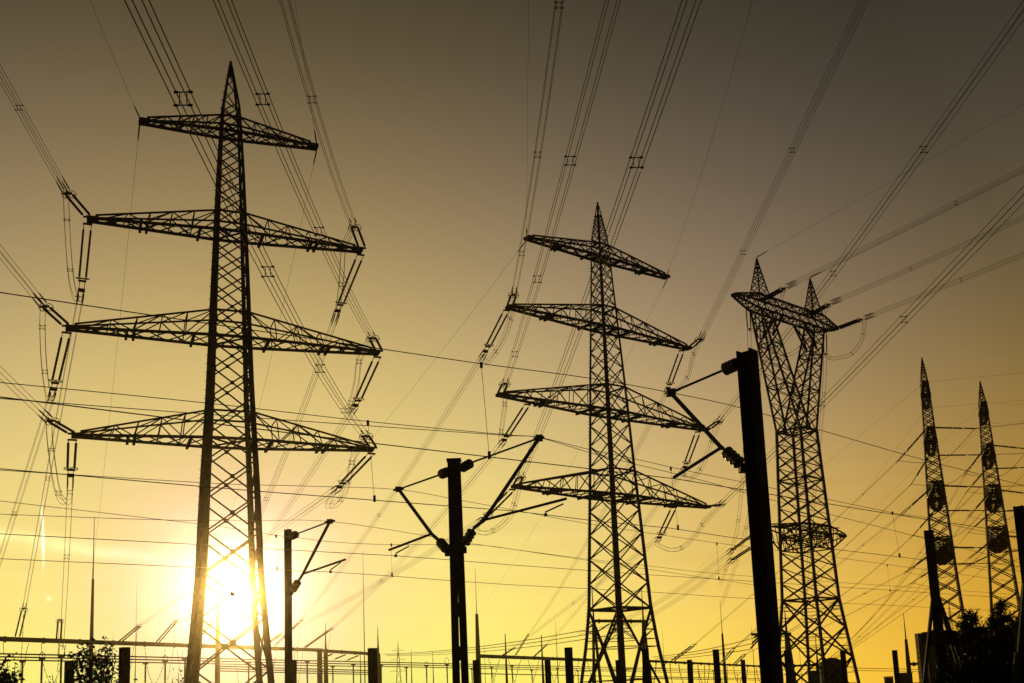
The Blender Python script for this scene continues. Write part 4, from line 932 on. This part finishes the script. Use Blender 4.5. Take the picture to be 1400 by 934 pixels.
oline('third overhead line, held by the left arm of the double mast', [(0, 730), (272, 744.6), (359, 750), (541, 760), (616, 765.6), (700, 772.6), (800, 779.7), (888, 786), (1000, 793), (1200, 806)],
    [[(0, 643), (276, 660), (350, 663), (430, 665), (545, 669.5), (629, 684), (700, 697), (803, 716), (915, 733), (1000, 745), (1140, 762), (1200, 770)]],
    [(980, 743, 983, 792)], trk[2])
oline('farthest overhead line, held by the thin mast beside the sun', [(0, 764), (267, 775.7), (380, 779.7), (452, 782), (535, 787.7), (616, 794), (700, 799.7), (800, 804.8), (890, 809.5), (1000, 817), (1200, 827)],
    [[(0, 703), (225, 711), (357, 711.5), (451, 713), (573, 731), (616, 739), (700, 751), (800, 764), (888, 774), (1000, 786), (1200, 800)], [(225, 711), (300, 720), (377, 732), (405, 735), (455, 741), (530, 744.6), (648, 745), (700, 751)]],
    [(377.5, 732.5, 379, 779), (535, 744.5, 536, 787.5), (1213, 773, 1217, 808)], trk[3])
# two rows of short steel posts beside the tracks
G_P = 'short steel posts beside the tracks'
for x, y, z, wd, lb in ((170.5, 886, 3.9, .27, 'round topped dark post right of the leafy bush'), (509, 887, 3.9, .27, 'thick dark post right of the two spiked columns'), (777, 886, 3.85, .26, 'tall dark post left of the middle pylon foot'),
    (882, 887, 3.85, .25, 'tall dark post before the right leg of the middle pylon'), (978.5, 888.5, 3.85, .25, 'tall dark post halfway between middle pylon and big mast'), (1076, 889.5, 3.85, .28, 'tall dark post just right of the big mast'), (1152, 890, 3.85, .26, 'tall dark post before the round tank'), (1223, 889.5, 3.85, .27, 'dark post standing alone right of the Y shaped pylon'),
    (95, 905, 3.8, .27, 'short dark post behind the leafy bush'), (400, 903, 3.8, .26, 'short dark post against the thin mast'), (650.5, 903, 3.8, .25, 'short dark post before the thick spiked column'), (748.5, 903, 3.8, .25, 'short dark post left of the tall one by the middle pylon'),
    (845, 903, 3.8, .25, 'short dark post between the legs of the middle pylon'), (942.5, 902.5, 3.8, .25, 'short dark post right of the middle pylon'), (1015.5, 902.5, 3.8, .24, 'short dark post just left of the big mast')):
    p = Pz(x, y, z); m = MB(); b = V((p.x, p.y, 0)); hpost(m, b, p, wd, wd*.95, TANG+.2, .022, .016)
    m.bar(b, p-V((0, 0, .03)), wd*.5, wd*.8, up=TPERP)
    root = thing('steel_post', b, lb, 'post', G_P); m.build('column', CONC, root); m = MB(); m.box(p+V((0, 0, .012)), wd*1.04, wd*1.04, .02, TANG+.2); m.build('cap_plate', CONC, root)

# ------------------------------------------------------------------ buildings
def cyl(m, c, r, z0, z1, n=20, rt=None): m.tube([V((c[0], c[1], z0)), V((c[0], c[1], z1))], [r, rt if rt is not None else r], n)
c = P(1283, 870, 121.2); b = thing('tank_building', V((c.x, c.y, 0)), 'dark building with a domed tank and a stack, left of the pines', 'building')
zt = P(1283, 873, 121.2).z
m = MB(); cyl(m, (c.x, c.y), 1.55, 0, zt, 24); m.build('tank', RENDERW, b)
m = MB(); m.tube([V((c.x, c.y, zt+h)) for h in (0, .25, .6, .95, 1.15)], [1.6, 1.5, 1.15, .6, .2], 24); m.build('roof', ROOF, b)
c2 = P(1257, 866, 121.2); m = MB(); m.box(V((c2.x, c2.y, c2.z/2)), .75, .8, c2.z, .1); 
for k in range(9): m.bar(V((c2.x-.5, c2.y, 1.6+k*.55)), V((c2.x-.3, c2.y, 1.6+k*.55)), .08)
m.build('stack', RENDERW, b)
m = MB(); c3 = P(1270, 880, 122.0); m.box(V((c3.x, c3.y+.4, c3.z/2)), 1.6, 1.6, c3.z, .1); m.build('annex', RENDERW, b)
c = P(1137, 900, 153.4); b = thing('round_tank', V((c.x, c.y, 0)), 'round grey tank with a low cone roof behind the Y shaped pylon', 'tank')
m = MB(); cyl(m, (c.x, c.y), 1.75, 0, P(1137, 906, 153.4).z, 24); m.build('shell', RENDERW, b)
m = MB(); z0 = P(1137, 906, 153.4).z; m.tube([V((c.x, c.y, z0)), V((c.x, c.y, c.z-.2)), V((c.x, c.y, c.z+.05))], [1.8, 1.0, .5], 24); m.build('roof', ROOF, b)
for x0, x1, y, D, lb in ((1228, 1247, 920, 170, 'low flat roofed hut beside the lone dark post'), (1211, 1221, 925, 175, 'tiny hut left of the lone dark post'), (1108, 1122, 917, 200, 'small box shaped hut left of the round tank')):
    D *= DS; p0 = P(x0, y, D); p1 = P(x1, y, D); b = thing('hut', V(((p0.x+p1.x)/2, D, 0)), lb, 'hut'); wd = p1.x-p0.x; z = p0.z
    m = MB(); m.box(V(((p0.x+p1.x)/2, D+wd*.4, (z-.15)/2)), wd, wd*.8, z-.15); m.build('wall', RENDERW, b); m = MB(); m.box(V(((p0.x+p1.x)/2, D+wd*.4, z-.07)), wd*1.08, wd*.9, .14); m.build('roof', ROOF, b)

# ------------------------------------------------------------------ plants
def leafq(m, p, s, R, asp=.55):
    d = V((R.gauss(0, 1), R.gauss(0, 1), R.gauss(0, .8))).normalized(); u = d.cross(V((R.gauss(0, 1), R.gauss(0, 1), R.gauss(0, 1)))).normalized(); k = len(m.v)
    m.v += [p, p+d*s*.5+u*s*asp*.5, p+d*s, p+d*s*.5-u*s*asp*.5]; m.f.append((k, k+1, k+2, k+3))
def shrub(name, label, base, spans, seed, leaf=.13, nl=60):
    R = random.Random(seed); root = thing(name, base, label, 'bush'); st = MB(); lf = MB()
    for (tx, tz, ty, r) in spans:
        tip = base+V((tx, ty, tz)); p0 = base+V((R.uniform(-.15, .15), R.uniform(-.15, .15), 0)); pts = chain([p0, p0.lerp(tip, .5)+V((R.uniform(-.15, .15), R.uniform(-.1, .1), .1)), tip], 5)
        st.tube(pts, [.03*(1-.75*i/(len(pts)-1)) for i in range(len(pts))], 5)
        for i in range(nl):
            t = R.uniform(.30, 1.02); q = pts[min(len(pts)-1, int(t*(len(pts)-1)))]; o = V((R.gauss(0, r), R.gauss(0, r), R.gauss(0, r*.8))); e = q+o
            if i % 3 == 0: st.tube([q, e], .007, 3)
            for k in range(5): leafq(lf, e+V((R.gauss(0, .07), R.gauss(0, .07), R.gauss(0, .06))), leaf*R.uniform(.6, 1.3), R)
    st.build('stem', BARK, root); lf.build('foliage', LEAF, root)
bp = P(128, 930, 29.0); z = lambda px, py: (P(px, py, 29.0)-V((bp.x, bp.y, 0)))
sp = []
for px, py, r in ((103, 893, .10), (110, 905, .14), (118, 884, .12), (128, 878, .08), (136, 885, .13), (147, 882, .12), (152, 893, .14), (140, 900, .2), (120, 912, .22), (158, 907, .15), (105, 920, .18), (133, 918, .25), (150, 918, .2), (163, 920, .12), (150, 905, .16)):
    q = z(px, py); sp.append((q.x, q.z, random.uniform(-.5, .5), r))
shrub('leafy_bush', 'leafy bush around the tall mast at lower left', V((bp.x, bp.y, 0)), sp, 5, nl=34)
bp = P(4, 930, 27.4); sp = [((P(px, py, 27.4).x-bp.x), P(px, py, 27.4).z, random.uniform(-.3, .3), r) for px, py, r in ((2, 900, .06), (9, 903, .06), (14, 908, .05), (6, 915, .1), (12, 920, .1), (0, 912, .1), (18, 926, .08), (2, 924, .14))]
shrub('leafy_bush', 'small dark bush at the very left frame edge', V((bp.x, bp.y, 0)), sp, 9, nl=34)
for k, (px, py, lb) in enumerate(((70, 922, 'thin sprig left of the short dark post'), (243, 920, 'thin sprig left of the tallest pylon foot'))):
    bp = P(px, 934, 26.6); t = P(px, py, 26.6); shrub('weed_sprig', lb, V((bp.x, bp.y, 0)), [(t.x-bp.x, t.z, .05, .05), (t.x-bp.x+.12, t.z-.12, 0, .04), (t.x-bp.x-.13, t.z-.16, 0, .04)], 20+k, leaf=.07, nl=9)
def pine(label, px, py, D, wid, seed):
    R = random.Random(seed); T = P(px, py, D*DS); base = V((T.x, T.y, 0)); H = T.z; root = thing('pine_tree', base, label, 'pine tree', 'pines in the lower right corner')
    tr = MB(); tr.tube([base, base+V((.1, 0, H*.5)), V((T.x, T.y, H*.97))], [.2, .12, .025], 7); nd = MB(); br = MB()
    def tuft(p, d, s):
        for k in range(26):
            e = (d*R.uniform(.2, 1)+V((R.gauss(0, .75), R.gauss(0, .75), R.gauss(.25, .6)))).normalized(); u = e.cross(V((R.gauss(0, 1), R.gauss(0, 1), R.gauss(0, 1)))).normalized()*.028; q = p+V((R.gauss(0, s*.35), R.gauss(0, s*.35), R.gauss(0, s*.3))); kk = len(nd.v); ln = s*R.uniform(.5, .95)
            nd.v += [q-u, q+u, q+e*ln]; nd.f.append((kk, kk+1, kk+2))
    z = H*.12
    while z < H*.98:
        f = z/H; nbr = R.randint(3, 5)
        for k in range(nbr):
            a = R.uniform(0, 2*PI); ln = wid*(1-f)**1.0*R.uniform(.55, 1.25)+.12; d = V((math.cos(a), math.sin(a), R.uniform(.15, .65)*(0.4+f))).normalized(); p0 = V((T.x, T.y, z)); tipp = p0+d*ln+V((0, 0, ln*.12))
            br.tube([p0, p0.lerp(tipp, .5)-V((0, 0, .05*ln)), tipp], [.035*(1-f)+.012, .02*(1-f)+.01, .007], 4)
            s = .3
            while s < 1.02:
                q = p0.lerp(tipp, s); tuft(q, d, .36); 
                if ln > .5:
                    for sg in (-1, 1):
                        sd = V((-d.y, d.x, .2)).normalized()*sg; qq = q+(sd+d*.6)*ln*.22*R.uniform(.5, 1.2); br.tube([q, qq], .008, 3); tuft(qq, sd+d*.5, .34)
                s += .26/ln if ln > .3 else .6
        z += R.uniform(.27, .42)*(1 if f < .5 else .8)
    tuft(V((T.x, T.y, H-.1)), V((0, 0, 1)), .3); tuft(V((T.x, T.y, H-.35)), V((0, 0, 1)), .3)
    tr.build('trunk', BARK, root); br.build('branches', BARK, root); nd.build('crown', NEEDLE, root)
for a in (('pointed pine beside the left slim pylon foot', 1325, 836, 62, 1.9, 1), ('pointed pine before the right slim pylon foot', 1366.5, 825, 66, 2.0, 2), ('small pine top between the two pointed pines', 1344, 866, 70, 1.4, 3), ('dense pine filling the lower right frame corner', 1397, 846, 55, 2.6, 4),
    ('dark broad pine below the two pointed pines', 1352, 878, 52, 2.2, 5), ('low dark pine against the tank building', 1314, 868, 58, 1.1, 6), ('low bushy pine before the lower right corner pines', 1382, 866, 48, 2.4, 7), ('lowest pine near the strutted mast foot', 1326, 886, 47, 1.9, 8)): pine(*a)


# ------------------------------------------------------------------ added scattering volume, standing in for lens glare around the sun
def glare_volume(x0, x1, y0, y1, z0, z1, dens, g):
    m = MB(); m.box(((x0+x1)/2, (y0+y1)/2, (z0+z1)/2), x1-x0, y1-y0, z1-z0)
    mt = bpy.data.materials.new('sun_glare_scatter'); mt.use_nodes = True; t = mt.node_tree; t.nodes.clear()
    o = t.nodes.new('ShaderNodeOutputMaterial'); v = t.nodes.new('ShaderNodeVolumePrincipled'); v.inputs['Density'].default_value = dens
    v.inputs['Color'].default_value = (0.5, 0.42, 0.30, 1); v.inputs['Anisotropy'].default_value = g; t.links.new(v.outputs[0], o.inputs['Volume'])
    ob = m.build('glare_volume', mt, org=((x0+x1)/2, (y0+y1)/2, z0)); ob['kind'] = 'stuff'; return ob
glare_volume(-260, 330, -140, 480, -1.0, 72, 0.00028, 0.985)
